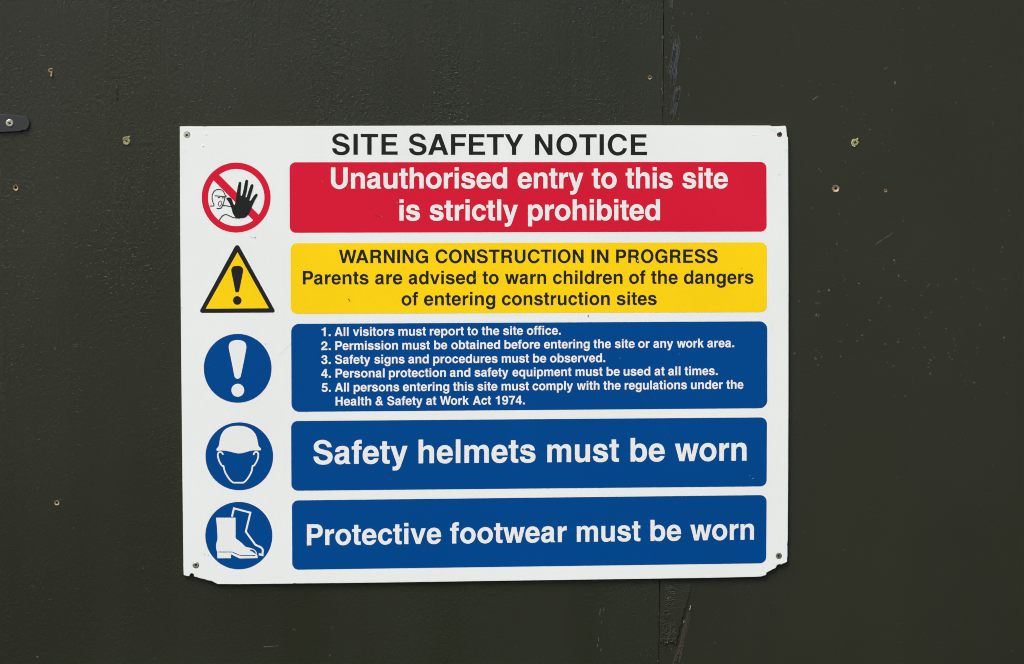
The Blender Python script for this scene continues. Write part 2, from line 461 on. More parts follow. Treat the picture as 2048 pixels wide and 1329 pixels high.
# ------------------------------------------------------------------ grotesque lettering (outlines drawn on a 1000 unit em)
# commands: M/L point, C cubic, h = quarter turn leaving horizontally, v = quarter turn leaving vertically
# '|' separates separate blobs of ink, ';' an outline from the holes in it; first number = advance width
G = {
 'A': (722, 'M20 0 L276 718 L448 718 L702 0 L541 0 L490 150 L231 150 L180 0;M273 271 L448 271 L361 532'),
 'C': (722, 'M684 490 v 374 737 h 44 359 v 374 -19 h 684 240 L545 240 v 374 106 h 194 359 v 374 612 h 545 490'),
 'E': (667, 'M76 0 L621 0 L621 121 L226 121 L226 316 L566 316 L566 438 L226 438 L226 598 L603 598 L603 718 L76 718'),
 'F': (611, 'M76 0 L226 0 L226 301 L544 301 L544 424 L226 424 L226 597 L587 597 L587 718 L76 718'),
 'G': (778, 'M713 390 L388 390 L388 271 L574 271 C558 164 484 106 384 106 h 194 359 v 384 612 C470 612 530 574 556 494 L706 494 C684 640 560 737 384 737 h 44 359 v 370 -19 C462 -19 538 14 596 86 L610 0 L713 0'),
 'H': (722, 'M71 0 L221 0 L221 308 L501 308 L501 0 L651 0 L651 718 L501 718 L501 433 L221 433 L221 718 L71 718'),
 'I': (278, 'M64 0 L214 0 L214 718 L64 718'),
 'N': (722, 'M69 0 L214 0 L214 484 L499 0 L654 0 L654 718 L509 718 L509 238 L226 718 L69 718'),
 'O': (778, 'M44 359 v 389 -19 h 734 359 v 389 737 h 44 359;M194 359 v 389 612 h 584 359 v 389 106 h 194 359'),
 'P': (667, 'M76 0 L226 0 L226 255 L392 255 C545 255 627 345 627 486 C627 632 545 718 385 718 L76 718;M226 378 L226 595 L352 595 C440 595 477 560 477 486 C477 413 440 378 352 378'),
 'R': (722, 'M76 0 L226 0 L226 282 L380 282 C450 282 474 255 478 190 C482 110 478 40 500 0 L677 0 L677 20 C640 38 638 70 634 170 C631 265 605 305 538 333 C612 362 648 425 648 516 C648 640 570 718 430 718 L76 718;M226 405 L226 595 L392 595 C466 595 498 565 498 502 C498 438 462 405 388 405'),
 'S': (667, 'M598 514 v 312 737 h 45 530 C45 385 165 340 300 305 C420 275 484 250 484 192 C484 135 425 103 340 103 C250 103 190 145 188 226 L39 226 C42 70 160 -19 334 -19 C520 -19 629 65 629 212 C629 350 530 395 400 425 C260 458 188 475 188 540 C188 590 235 622 310 622 C395 622 450 588 458 514'),
 'T': (611, 'M14 718 L598 718 L598 599 L381 599 L381 0 L231 0 L231 599 L14 599'),
 'U': (722, 'M72 718 L222 718 L222 262 v 361 106 h 501 262 L501 718 L651 718 L651 262 v 361 -19 h 72 262'),
 'W': (944, 'M6 718 L160 718 L262 206 L397 718 L547 718 L682 206 L784 718 L938 718 L758 0 L606 0 L472 502 L338 0 L186 0'),
 'Y': (667, 'M15 718 L184 718 L334 420 L484 718 L652 718 L409 273 L409 0 L259 0 L259 273'),
 'a': (556, 'M520 0 L374 0 C366 16 362 34 360 56 C318 10 268 -14 206 -14 C98 -14 29 50 29 150 C29 246 80 296 180 314 L262 327 C318 336 338 350 338 380 C338 420 310 436 262 436 C212 436 184 416 180 366 L47 366 C52 484 130 546 268 546 C404 546 474 492 474 394 L474 104 C474 62 486 36 520 20;M334 252 C318 242 302 236 262 230 C200 220 169 198 169 154 C169 116 196 94 236 94 C294 94 334 136 334 190'),
 'c': (556, 'M522 344 C510 472 420 546 292 546 h 34 262 v 286 -14 C412 -14 508 64 524 190 L388 190 C376 132 342 102 288 102 h 174 264 v 288 430 C345 430 378 402 387 344'),
 'd': (611, 'M551 718 L411 718 L411 472 C376 522 326 546 262 546 C124 546 34 432 34 262 C34 98 124 -14 258 -14 C328 -14 380 12 416 62 L416 0 L551 0;M174 266 C174 366 214 428 294 428 C370 428 411 368 411 268 C411 164 370 104 294 104 C216 104 174 166 174 266'),
 'e': (556, 'M528 222 L171 222 C176 142 214 102 284 102 C328 102 364 122 382 158 L522 158 C486 48 402 -14 280 -14 C118 -14 27 88 27 258 C27 436 122 546 278 546 C438 546 536 432 528 222;M173 316 L386 316 C378 390 342 430 280 430 C220 430 182 392 173 316'),
 'f': (333, 'M83 0 L223 0 L223 436 L312 436 L312 532 L223 532 L223 570 C223 604 238 616 270 616 C288 616 304 615 318 613 L318 722 C296 726 270 727 245 727 C138 727 83 680 83 580 L83 532 L10 532 L10 436 L83 436'),
 'g': (611, 'M553 532 L420 532 L420 468 C382 520 334 546 272 546 C136 546 40 432 40 266 C40 104 130 -2 266 -2 C328 -2 376 20 412 64 L412 12 C412 -66 372 -108 302 -108 C244 -108 206 -84 194 -38 L54 -38 C64 -150 156 -217 302 -217 C462 -217 553 -138 553 0;M180 270 C180 366 222 428 296 428 C370 428 412 368 412 270 C412 174 370 114 296 114 C222 114 180 174 180 270'),
 'h': (611, 'M65 0 L205 0 L205 320 C205 388 245 430 310 430 C378 430 406 392 406 322 L406 0 L546 0 L546 358 C546 480 484 546 372 546 C300 546 244 518 205 465 L205 718 L65 718'),
 'i': (278, 'M69 0 L209 0 L209 532 L69 532|M69 610 L209 610 L209 722 L69 722'),
 'k': (556, 'M69 0 L209 0 L209 180 L268 240 L402 0 L562 0 L364 336 L548 532 L382 532 L209 340 L209 718 L69 718'),
 'l': (278, 'M69 0 L209 0 L209 718 L69 718'),
 'm': (889, 'M64 0 L204 0 L204 325 C204 390 235 430 292 430 C350 430 375 395 375 335 L375 0 L515 0 L515 325 C515 390 546 430 603 430 C661 430 686 395 686 335 L686 0 L826 0 L826 360 C826 482 764 546 668 546 C590 546 535 515 494 450 C468 512 415 546 348 546 C282 546 234 514 198 460 L196 460 L196 532 L64 532'),
 'n': (611, 'M65 0 L205 0 L205 320 C205 388 245 430 310 430 C378 430 406 392 406 322 L406 0 L546 0 L546 358 C546 480 484 546 372 546 C300 546 240 516 202 456 L200 456 L200 532 L65 532'),
 'o': (611, 'M34 266 v 306 -14 h 578 266 v 306 546 h 34 266;M174 266 v 306 430 h 438 266 v 306 102 h 174 266'),
 'p': (611, 'M62 -207 L202 -207 L202 60 C237 10 287 -14 351 -14 C489 -14 578 98 578 268 C578 434 489 546 355 546 C285 546 233 520 197 470 L197 532 L62 532;M438 266 C438 366 398 428 318 428 C242 428 201 368 201 268 C201 164 242 104 318 104 C396 104 438 166 438 266'),
 'r': (389, 'M64 0 L204 0 L204 270 C204 360 255 402 340 402 C352 402 362 401 373 399 L373 543 C366 545 360 546 352 546 C285 546 232 508 202 430 L200 430 L200 532 L64 532'),
 's': (556, 'M498 366 C490 484 408 546 266 546 C128 546 50 482 50 376 C50 288 102 248 214 222 C330 194 374 186 374 150 C374 112 336 94 280 94 C212 94 174 120 170 172 L30 172 C34 52 118 -14 276 -14 C432 -14 519 54 519 166 C519 262 462 298 344 324 C238 348 190 354 190 392 C190 424 220 440 268 440 C324 440 354 416 360 366'),
 't': (333, 'M83 532 L10 532 L10 438 L83 438 L83 126 C83 34 130 -6 238 -6 C266 -6 290 -4 309 0 L309 104 C296 102 286 102 276 102 C236 102 223 112 223 150 L223 438 L309 438 L309 532 L223 532 L223 676 L83 676'),
 'v': (556, 'M13 532 L161 532 L278 152 L395 532 L543 532 L352 0 L204 0'),
 'w': (778, 'M10 532 L156 532 L232 172 L312 532 L467 532 L547 172 L623 532 L769 532 L624 0 L472 0 L389.5 364 L307 0 L155 0'),
 'y': (556, 'M10 532 L162 532 L280 168 L392 532 L539 532 L345 -28 C296 -168 262 -214 150 -214 C124 -214 100 -212 76 -210 L76 -96 C90 -98 104 -99 116 -99 C178 -99 204 -70 204 -20 C204 -10 200 4 196 14'),
 '1': (556, 'M378 0 L238 0 L238 480 L69 480 L69 578 C180 578 252 620 266 710 L378 710'),
 '2': (556, 'M511 0 L26 0 C30 140 80 206 196 284 C316 364 364 398 364 476 C364 546 328 592 270 592 C206 592 172 544 172 450 L36 450 C36 618 124 710 274 710 C416 710 511 620 511 488 C511 384 456 308 330 228 C252 178 224 154 206 124 L511 124'),
 '3': (556, 'M208 318 L208 420 C300 418 350 444 350 506 C350 562 318 594 266 594 C208 594 176 558 174 490 L40 490 C46 630 130 710 268 710 C406 710 494 634 494 518 C494 450 462 402 398 376 C472 354 516 294 516 208 C516 72 416 -19 266 -19 C122 -19 34 66 27 210 L170 210 C176 138 212 100 268 100 C330 100 370 142 370 208 C370 286 318 324 208 318'),
 '4': (556, 'M446 0 L446 148 L526 148 L526 264 L446 264 L446 710 L302 710 L27 276 L27 148 L310 148 L310 0;M310 264 L310 530 L138 264'),
 '5': (556, 'M493 698 L108 698 L48 298 L176 298 C196 330 226 346 264 346 C334 346 376 300 376 226 C376 150 334 100 266 100 C214 100 180 126 168 176 L27 176 C38 56 128 -19 262 -19 C412 -19 516 84 516 236 C516 374 430 464 304 464 C258 464 218 450 186 424 L208 578 L493 578'),
 '7': (556, 'M528 698 L25 698 L25 568 L378 568 C250 410 174 220 166 0 L314 0 C318 230 400 430 528 586'),
 '9': (556, 'M36 156 C54 44 132 -19 252 -19 C424 -19 522 120 522 362 C522 590 430 710 272 710 C126 710 30 612 30 466 C30 332 118 242 244 242 C302 242 348 264 380 306 L384 304 C378 170 336 98 258 98 C210 98 182 118 174 156;M274 594 C214 594 174 546 174 474 C174 404 212 358 270 358 C332 358 374 404 374 476 C374 548 334 594 274 594'),
 '&': (722, 'M701 0 L526 0 L470 68 C412 10 346 -19 270 -19 C140 -19 54 62 54 184 C54 282 104 346 222 402 C176 458 156 500 156 554 C156 654 230 718 348 718 C462 718 534 656 534 560 C534 484 492 430 394 380 L478 272 C490 304 498 336 500 370 L622 370 C616 292 596 226 558 168;M396 156 L290 300 C222 262 190 230 190 184 C190 132 226 98 278 98 C322 98 360 116 396 156;M332 462 C388 492 412 520 412 560 C412 596 388 618 350 618 C312 618 288 594 288 558 C288 528 300 504 332 462'),
 '.': (278, 'M64 0 L214 0 L214 146 L64 146'),
}


def outline(path):
    tk = path.replace('M', ' M ').replace('L', ' L ').replace('C', ' C ').replace('h', ' h ').replace('v', ' v ').split()
    pts, i = [], 0
    K = 0.56
    def cub(a, b, c, d, n=9):
        for k in range(1, n + 1):
            t = k / n
            s = 1 - t
            pts.append(tuple(s ** 3 * a[j] + 3 * s * s * t * b[j] + 3 * s * t * t * c[j] + t ** 3 * d[j] for j in (0, 1)))
    while i < len(tk):
        c = tk[i]
        i += 1
        if c in 'ML':
            pts.append((float(tk[i]), float(tk[i + 1])))
            i += 2
        elif c == 'C':
            q = [float(x) for x in tk[i:i + 6]]
            cub(pts[-1], (q[0], q[1]), (q[2], q[3]), (q[4], q[5]))
            i += 6
        else:
            x, y = float(tk[i]), float(tk[i + 1])
            x0, y0 = pts[-1]
            i += 2
            if c == 'h':
                cub((x0, y0), (x0 + K * (x - x0), y0), (x, y - K * (y - y0)), (x, y), 11)
            else:
                cub((x0, y0), (x0, y0 + K * (y - y0)), (x - K * (x - x0), y), (x, y), 11)
    return clean(pts)


_q = [[[(611 - x, 532 - y) for x, y in outline(c)] for c in g.split(';')] for g in G['n'][1].split('|')]
GLYPH = {k: (w, [[outline(c) for c in g.split(';')] for g in p.split('|')]) for k, (w, p) in G.items()}
GLYPH['u'] = (611, _q)
_q = [[[(x, 532 - y) for x, y in c] for c in g] for g in GLYPH['d'][1]]
GLYPH['b'] = (611, [[[(612 - x, y) for x, y in c] for c in g] for g in GLYPH['d'][1]])
GLYPH['q'] = (611, [[[(612 - x, y) for x, y in c] for c in g] for g in GLYPH['p'][1]])
KERN = {'WA': -60, 'AR': 0, 'FE': 0, 'AF': 0, 'TY': 0, 'Wo': -40, 'Pa': -20, 'ry': 8, 'fe': -10, 'ty': -4, 'y.': -60, 'rk': 0, '11': -50, 'Pr': -10, 'Pe': -18, 'tw': -2, 'we': -10, 'wo': -12, 'ev': -10, 'ov': -10, 'rv': 5}


def word(mb, text, x0, x1, base, sx, sy, y, fat=0.0):
    """one word between pixel columns x0 and x1; base(px) is the base line, sx/sy are pixels per unit"""
    xs, x = [], 0.0
    for i, ch in enumerate(text):
        xs.append(x)
        x += GLYPH[ch][0] + (KERN.get(text[i:i + 2], 0))
    allx = lambda ch: [p[0] for g in GLYPH[ch][1] for c in g for p in c]
    left = min(allx(text[0])) - fat
    right = xs[-1] + max(allx(text[-1])) + fat
    if len(text) > 1:
        nat = right - left
        if sx is None:
            sx, track = (x1 - x0) / nat, 0.0
        else:
            track = ((x1 - x0) / sx - nat) / (len(text) - 1)
            if abs(track) > 14:                 # keep the spacing sane, take up the rest in the width
                track = math.copysign(14, track)
                sx = (x1 - x0) / (nat + track * (len(text) - 1))
    else:
        track = 0.0
        sx = (x1 - x0) / (right - left)
    for i, ch in enumerate(text):
        ox = xs[i] + track * i - left
        for g in GLYPH[ch][1]:
            gg = []
            for k, c in enumerate(g):
                cc = grow(c, fat if k == 0 else -fat) if fat else c
                o = []
                for gx, gy in cc:
                    px = x0 + (gx + ox) * sx
                    o.append((px, base(px) - gy * sy))
                gg.append(o)
            mb.face(gg, y)


def textline(parent, name, words, b0, b1, sx, sy, y, m, fat=0.0):
    (xa, ya), (xb, yb) = b0, b1
    base = lambda px: ya + (yb - ya) * (px - xa) / (xb - xa)
    mb = MB()
    for t, x0, x1 in words:
        word(mb, t, x0, x1, base, sx, sy, y, fat)
    return mb.build(name, m, parent)


# ------------------------------------------------------------------ hoarding panels
def seam_x(py):
    return 1327.4 - 9.9 * py / 1329.0


LEFT_X0, RIGHT_X1, TOP, BOT = -760.0, 3300.0, -1450.0, 2900.0
Y_WALL = 0.0
# holes left by old screws: pixel x, y, outer radius, inner radius
holes_a = [(101.0, 141.0, 4.2, 1.9), (31.2, 376.0, 5.4, 2.5), (113.6, 1006.5, 4.8, 2.0), (1299.6, 155.6, 3.6, 1.5)]
holes_b = [(1671.2, 378.0, 6.6, 2.3), (1771.3, 381.8, 3.0, 1.1)]


def ragged(cx, cy, r, rag, n=22, seed=0):
    rr = random.Random(seed)
    return [(cx + (r + rr.uniform(-rag, rag)) * math.cos(2 * math.pi * k / n), cy + (r + rr.uniform(-rag, rag)) * math.sin(2 * math.pi * k / n)) for k in range(n)]


def smear(mb, x, y, w, h, ang, mt, seed, depth=-0.00012):
    """one small flake or scratch of scuffed paint, pixel units"""
    rr = random.Random(seed)
    n = 7
    c = []
    for k in range(n):
        a = 2 * math.pi * k / n
        q = 1 + rr.uniform(-0.35, 0.35)
        u, v = math.cos(a) * w / 2 * q, math.sin(a) * h / 2 * q
        c.append((x + u * math.cos(ang) - v * math.sin(ang), y + u * math.sin(ang) + v * math.cos(ang)))
    mb.face([c], Y_WALL + depth, mt)


def scratch(mb, pts, w, mt, depth=-0.00013):
    mb.face([stroke(pts, w, True)], Y_WALL + depth, mt)


def ridges(mb, left, right, strands, rows, h0, h1, mt, seed, sharp=1.0):
    """torn strip between two boundary curves: uneven strands standing proud of the face"""
    rr = random.Random(seed)
    def at(c, t):
        s = t * (len(c) - 1)
        i = min(int(s), len(c) - 2)
        f = s - i
        return (c[i][0] + (c[i + 1][0] - c[i][0]) * f, c[i][1] + (c[i + 1][1] - c[i][1]) * f)
    hs = [rr.uniform(h0, h1) * (1.0 if k % 2 else 0.12) for k in range(strands + 1)]
    ph = [rr.uniform(0, 6.28) for _ in hs]
    t0 = [rr.uniform(0, 0.22) for _ in hs]
    t1 = [rr.uniform(0.72, 1.0) for _ in hs]
    pts, idx = [], []
    for j in range(rows + 1):
        t = j / rows
        a, b = at(left, t), at(right, t)
        for k in range(strands + 1):
            s = k / strands
            jit = rr.uniform(-0.3, 0.3) / strands if 0 < k < strands else 0
            env = min(1.0, (t - t0[k]) * 9, (t1[k] - t) * 9) if 0 < k < strands else 0.0
            z = hs[k] * (0.6 + 0.4 * math.sin(ph[k] + t * 11 + k)) * rr.uniform(0.5, 1.2) * max(env, 0.0)
            if env <= 0:
                z = -0.0004                     # the strand has run out: back under the paint
            p = W(a[0] + (b[0] - a[0]) * (s + jit), a[1] + (b[1] - a[1]) * (s + jit), Y_WALL)
            pts.append((p.x, Y_WALL - 0.00002 - z, p.z))
    for j in range(rows):
        for k in range(strands):
            q = j * (strands + 1) + k
            idx.append((q, q + strands + 1, q + strands + 2, q + 1))
    mb.tri(pts, idx, mt)


def blob(mb, x, y, rx, ry, hh, mt, n=14, rings=4):
    """low paint run or blister"""
    pts, idx = [], []
    for r in range(rings + 1):
        f = r / rings
        for k in range(n):
            a = 2 * math.pi * k / n
            p = W(x + rx * f * math.cos(a), y + ry * f * math.sin(a), Y_WALL)
            pts.append((p.x, Y_WALL + 0.00003 - hh * (1 - f * f) ** 0.8, p.z))
    for r in range(rings):
        for k in range(n):
            a, b = r * n + k, r * n + (k + 1) % n
            idx.append((a, b, b + n, a + n))
    mb.tri(pts, idx, mt, True)


def panel_front(mb, outline_px, hs, seed):
    grp = [outline_px]
    rims = []
    for i, (x, y, ro, ri) in enumerate(hs):
        c = ragged(x, y, ro, ro * 0.16, 20, seed + i)
        rims.append(c)
        grp.append(c)
    mb.face(grp, Y_WALL, 0)
    mb.face([outline_px], Y_WALL + 0.018, 0)
    mb.wall(outline_px, Y_WALL, Y_WALL + 0.018, 0)
    return rims


# left-hand panel -----------------------------------------------------------
edge_a = [(seam_x(py) - 0.5 + 0.35 * math.sin(py * 0.11) + RND.uniform(-0.3, 0.3), py) for py in range(-60, 1400, 12)]
out_a = [(LEFT_X0, TOP), (seam_x(TOP) - 0.5, TOP)] + edge_a + [(seam_x(BOT) - 0.5, BOT), (LEFT_X0, BOT)]
panel_a = thing('hoarding_panel', (-0.1, 0, 0.2), 'dark green-black plywood hoarding panel with coarse paint, left of the vertical seam', 'hoarding panel', 'plywood hoarding panels')
mb = MB()
rims_a = panel_front(mb, out_a, holes_a, 40)
# paint runs and blisters near the top left
for x, y, rx, ry, hh in ((233.8, 169.8, 2.2, 1.6, .0009), (234.2, 178, 2.6, 9, .0007), (233.8, 189, 2.4, 1.8, .0010), (234.5, 196, 2.4, 6, .0007),
                         (178, 105, 2.2, 2.4, .0007), (157, 213, 1.5, 2.5, .0006), (233, 161, 1.4, 2, .0006), (159.5, 758.5, 2.2, 2.2, .0008), (156, 801, 1.8, 2.0, .0005),
                         (41, 772.6, 2.0, 2.0, .0006), (156, 214, 1.3, 2.2, .0006)):
    blob(mb, x, y, rx, ry, hh, 0)
# outline of a strap that was once screwed here
scratch(mb, [(0, 358.6), (12, 359.2), (25, 360.2), (36, 360.8), (48, 361.2), (52, 363)], 0.55, 2)
scratch(mb, [(56, 364.8), (62, 365.4), (66, 369), (68.3, 375), (68.4, 380), (67, 385), (65, 388)], 0.7, 2)
scratch(mb, [(18, 393.3), (30, 394), (41, 393.4)], 0.5, 2)
# scuffs traced from the photograph
for i, (x, y, w, h, a) in enumerate([
        (152.5, 689.3, 10, 1.3, 0.05), (152.5, 692.6, 8, 1.1, -0.12), (182, 695.2, 3.4, 1.2, .1), (24, 731.8, 5, 1, -.7), (30.5, 728, 2, 1.4, 0), (24.2, 740.5, 3, 1.2, -.8),
        (3, 717, 3.5, 2.2, .6), (46, 694, 9, .8, -.35), (110, 697, 2, 7, .1), (7.5, 791.5, 5, 1.1, -.8), (89, 788.5, 5, .8, -1), (302, 774.5, 1.6, 2.6, 0),
        (314, 816, 5, .9, -1.2), (311, 820, 3, .9, -.9), (171, 877.5, 2.4, 1.4, 0), (46, 1134, 2.2, 1.6, 0), (232, 1117, 2, 1.6, 0), (293.5, 1178, 1.1, 5, .3), (297.5, 1183.5, 3.5, 1.2, .3),
        (65, 1172, 4, 1.2, .6), (218, 1269, 1, 4, 0), (237, 1288, 1.2, 3, 0), (75, 1314, 5, 2, .8), (310.5, 1317, 3.6, 1.4, -.4), (358, 1298, 1.4, 3, 0), (541, 1293, 30, 1.1, -.03), (530, 1294, 6, 1.6, .1),
        (555.5, 1292, 4, 1.7, 0), (588, 1260, 8, 1, .2), (1200, 1225, 1, 14, .08), (1203, 1245, 1, 8, .1), (1197, 1280, 1.1, 10, .1), (1202, 1300, 1.4, 5, .2), (663, 1255, 1, 8, .1),
        (1208, 1219, .9, 10, .05), (1195, 1291, 1, 9, 0), (668, 1292, 3, 1.3, -.3), (660, 1311, 2.2, 4, .3), (460, 1192, 1.8, 1.5, 0), (1291, 1198.5, 3, 1.6, -.3), (1276, 1238.5, 3, 1, 0), (1281, 1312, 2, 1.4, 0),
        (1294, 1300, 2, 1.4, 0), (156, 232, 1.3, 3, 0), (78, 264, 2.6, 1.3, 0), (122, 295, 4, 1.2, -.6), (120, 384, 3, 1.3, -.5), (285, 332, 1.6, 1.6, 0), (253, 247, 1.5, 1.5, 0), (140, 349, 2, 3, .4),
        (73, 1315, 3.5, 1.2, -1), (34, 658, 2, 1.6, 0), (105, 1001, 3, 1.8, 0), (121, 1000.2, 3.6, 1.3, 0), (110.5, 1024.5, 1.8, 1.4, 0), (75.6, 976.5, 2.2, 1.6, 0), (158, 978.3, 2, 1.4, 0), (132, 979.6, 1.2, 2.2, 0),
        (1302, 32, 2, 1.2, 0), (1307, 76, 1.6, 1.2, 0), (1300, 210, 1.4, 1, 0), (1283, 188, 1.6, 1, 0), (1311, 172, 1.4, 1, 0), (608, 60, 1.4, 1.6, 0), (905, 120, 1.6, 1.2, 0), (790, 190, 1.6, 1.2, 0), (1100, 40, 1.4, 1.2, 0)]):
    smear(mb, x, y, w, h, a, 1 if i % 3 else 2, 100 + i)
rr = random.Random(21)
for i in range(420):                    # fine flecks of dust and chipped paint
    x = rr.uniform(2, 1318)
    y = rr.uniform(2, 1327)
    if 355 < x and 250 < y < 1172:
        continue
    w = rr.choice((0.8, 0.9, 1.0, 1.3, 1.8))
    smear(mb, x, y, w, w * rr.uniform(0.7, 1.6), rr.uniform(0, 3), 2 if rr.random() < .72 else 1, 900 + i)
# chips on the panel's edge
for i, (x, y, w, h) in enumerate([(1326, 75, 1.4, 8), (1325.6, 92, 1.2, 10), (1325.4, 103, 1.1, 12), (1324.6, 134, 1, 14), (1325, 165, 1.6, 6), (1324.6, 178, 2.2, 6), (1325.4, 186, 2, 6), (1325.6, 208, 1.2, 10),
                                  (1317.6, 1226, 1.2, 8), (1317.4, 1241, 1, 5), (1316.2, 1322, 1.6, 5)]):
    smear(mb, x - 0.8, y, w, h, 0.05, 1 if i in (0, 5, 6) else 2, 60 + i)
mb.build('board', [M_PAINT_A, M_SCUFF, M_SCUFF_GLINT], panel_a)

# right-hand panel ----------------------------------------------------------
edge_b = [(seam_x(py) + 0.75 + RND.uniform(-0.25, 0.25), py) for py in range(-60, 1400, 12)]
out_b = [(seam_x(TOP) + 0.75, TOP), (RIGHT_X1, TOP), (RIGHT_X1, BOT), (seam_x(BOT) + 0.75, BOT)] + edge_b[::-1]
panel_b = thing('hoarding_panel', (0.8, 0, 0.2), 'smoother dark green-black hoarding panel with torn, splintered edge, right of the seam', 'hoarding panel', 'plywood hoarding panels')
mb = MB()
rims_b = panel_front(mb, out_b, holes_b, 70)
# unseen lip added behind the seam, blocks sky light leaking through the gap
lip = [(seam_x(TOP) - 60, TOP), (seam_x(TOP) + 30, TOP), (seam_x(BOT) + 30, BOT), (seam_x(BOT) - 60, BOT)]
mb.face([lip], Y_WALL + 0.0185, 0)
# the torn patches beside the seam
z = lambda p: zoomed(p, 1270, 0, 5.11)
ridges(mb, z([(408, 312), (392, 410), (372, 540), (345, 690), (330, 745), (352, 800), (350, 905)]), z([(445, 312), (463, 430), (458, 540), (440, 650), (438, 730), (405, 865), (362, 905)]), 14, 60, .0003, .0013, 3, 5)
ridges(mb, z([(412, 850), (395, 930), (378, 1020), (362, 1110), (352, 1170), (362, 1242)]), z([(472, 822), (476, 880), (458, 970), (440, 1070), (410, 1190), (368, 1242)]), 14, 52, .0003, .0013, 3, 6)
ridges(mb, z([(345, -10), (350, 40), (352, 90), (358, 130)]), z([(385, -10), (388, 50), (384, 100), (366, 132)]), 10, 24, .0002, .0009, 3, 9)
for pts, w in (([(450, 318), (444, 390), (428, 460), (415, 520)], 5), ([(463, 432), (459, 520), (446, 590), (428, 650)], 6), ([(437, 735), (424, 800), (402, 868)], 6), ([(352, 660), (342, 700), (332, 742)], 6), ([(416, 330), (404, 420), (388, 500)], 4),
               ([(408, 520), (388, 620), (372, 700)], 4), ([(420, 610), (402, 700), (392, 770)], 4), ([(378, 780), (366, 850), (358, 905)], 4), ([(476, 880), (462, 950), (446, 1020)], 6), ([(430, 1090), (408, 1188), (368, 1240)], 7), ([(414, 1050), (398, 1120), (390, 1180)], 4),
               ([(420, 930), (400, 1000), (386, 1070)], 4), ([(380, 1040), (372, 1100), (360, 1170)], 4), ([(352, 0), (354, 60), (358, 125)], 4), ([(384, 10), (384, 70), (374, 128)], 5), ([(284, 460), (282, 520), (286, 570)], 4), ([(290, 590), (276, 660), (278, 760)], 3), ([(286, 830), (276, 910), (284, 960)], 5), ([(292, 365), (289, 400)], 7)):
    scratch(mb, z(pts), w / 5.11 * 0.6, 2, -0.0011)  # paler lines paint in the light caught along fibre ridges
for i, (x, y, w, h, a) in enumerate([(380, 175, 14, 6, 1.2), (388, 190, 18, 8, 1), (390, 265, 34, 6, -.1), (378, 275, 8, 20, .2), (372, 300, 8, 22, .2), (352, 335, 10, 10, 0), (380, 330, 8, 20, .2), (368, 360, 8, 26, .1),
                                     (368, 430, 8, 30, .1), (320, 590, 14, 16, .4), (318, 685, 12, 8, 0), (360, 985, 8, 30, .1), (356, 1048, 8, 6, 0), (316, 1110, 8, 8, 0), (310, 460, 5, 5, 0), (305, 400, 6, 5, 0),
                                     (500, 140, 12, 24, .3), (580, 148, 6, 26, .2), (655, 260, 22, 6, .5), (676, 302, 18, 7, .8), (664, 335, 6, 22, .4), (632, 385, 7, 28, -.2), (668, 390, 7, 22, .3), (640, 410, 6, 20, .2),
                                     (545, 975, 8, 34, .2), (550, 600, 9, 6, 0), (455, 40, 14, 6, -1), (435, 95, 8, 10, .3), (312, 90, 5, 5, 0), (745, 138, 14, 8, .2), (760, 190, 10, 7, .5), (455, 1165, 8, 16, .2), (445, 1215, 10, 26, .1),
                                     (340, 1275, 8, 6, 0), (762, 635, 8, 6, 0), (755, 995, 10, 7, .2), (328, 1050, 6, 10, 0), (305, 880, 7, 14, .3), (300, 940, 6, 18, .1), (312, 1070, 7, 9, .1)]):
    smear(mb, x / 5.11 + 1270, y / 5.11, w / 5.11, h / 5.11, a, 1 if i % 4 == 1 else 2, 300 + i)

# lower splintered flap: lifts away from the panel towards its ragged lower end
z = lambda p: zoomed(p, 1270, 1130, 6.68)
fl = z([(388, 250), (386, 330), (384, 400), (362, 470), (336, 540), (327, 600), (326, 720), (326, 850), (326, 960), (334, 1030)])
fr_ = z([(742, 250), (740, 320), (728, 380), (700, 470), (668, 570), (640, 660), (612, 770), (585, 880), (562, 970), (545, 1050)])
rr = random.Random(4)
pts, idx = [], []
NK, NJ = 16, 54
for j in range(NJ + 1):
    t = j / NJ
    s = t * (len(fl) - 1)
    i = min(int(s), len(fl) - 2)
    f = s - i
    a = [fl[i][k] + (fl[i + 1][k] - fl[i][k]) * f for k in (0, 1)]
    b = [fr_[i][k] + (fr_[i + 1][k] - fr_[i][k]) * f for k in (0, 1)]
    for k in range(-1, NK + 2):
        q = min(max(k / NK, 0), 1)
        x = a[0] + (b[0] - a[0]) * q
        y = a[1] + (b[1] - a[1]) * q
        if j == NJ:
            y += rr.uniform(-3.4, 3.0) + 4.0 * math.sin(q * 7.0)
        x += q * (1.6 * math.sin(j * 0.9) * rr.uniform(.3, 1) + rr.uniform(-.5, .5))
        hgt = 0.0014 * min(1.0, t * 1.6) ** 0.8 * (0.55 + 0.45 * q)
        hgt += rr.uniform(-1, 1) * 0.00016 * (0.4 + 2.2 * max(0, t - .55) + (1.2 if 0.15 < q < 0.5 else 0))
        if k < 0 or k > NK:
            hgt = -0.0001
        p = W(x, y, Y_WALL)
        pts.append((p.x, Y_WALL - hgt - 0.0001, p.z))
NW = NK + 3
for j in range(NJ):
    for k in range(NW - 1):
        q = j * NW + k
        idx.append((q, q + NW, q + NW + 1, q + 1))
# broken lower end closes back to the face
b0 = len(pts)
for k in range(NW):
    p = pts[NJ * NW + k]
    pts.append((p[0] + rr.uniform(-.0006, .0006), Y_WALL + 0.0001, p[2] - rr.uniform(0, .0012)))
for k in range(NW - 1):
    idx.append((NJ * NW + k, b0 + k, b0 + k + 1, NJ * NW + k + 1))
mb.tri(pts, idx, 0)
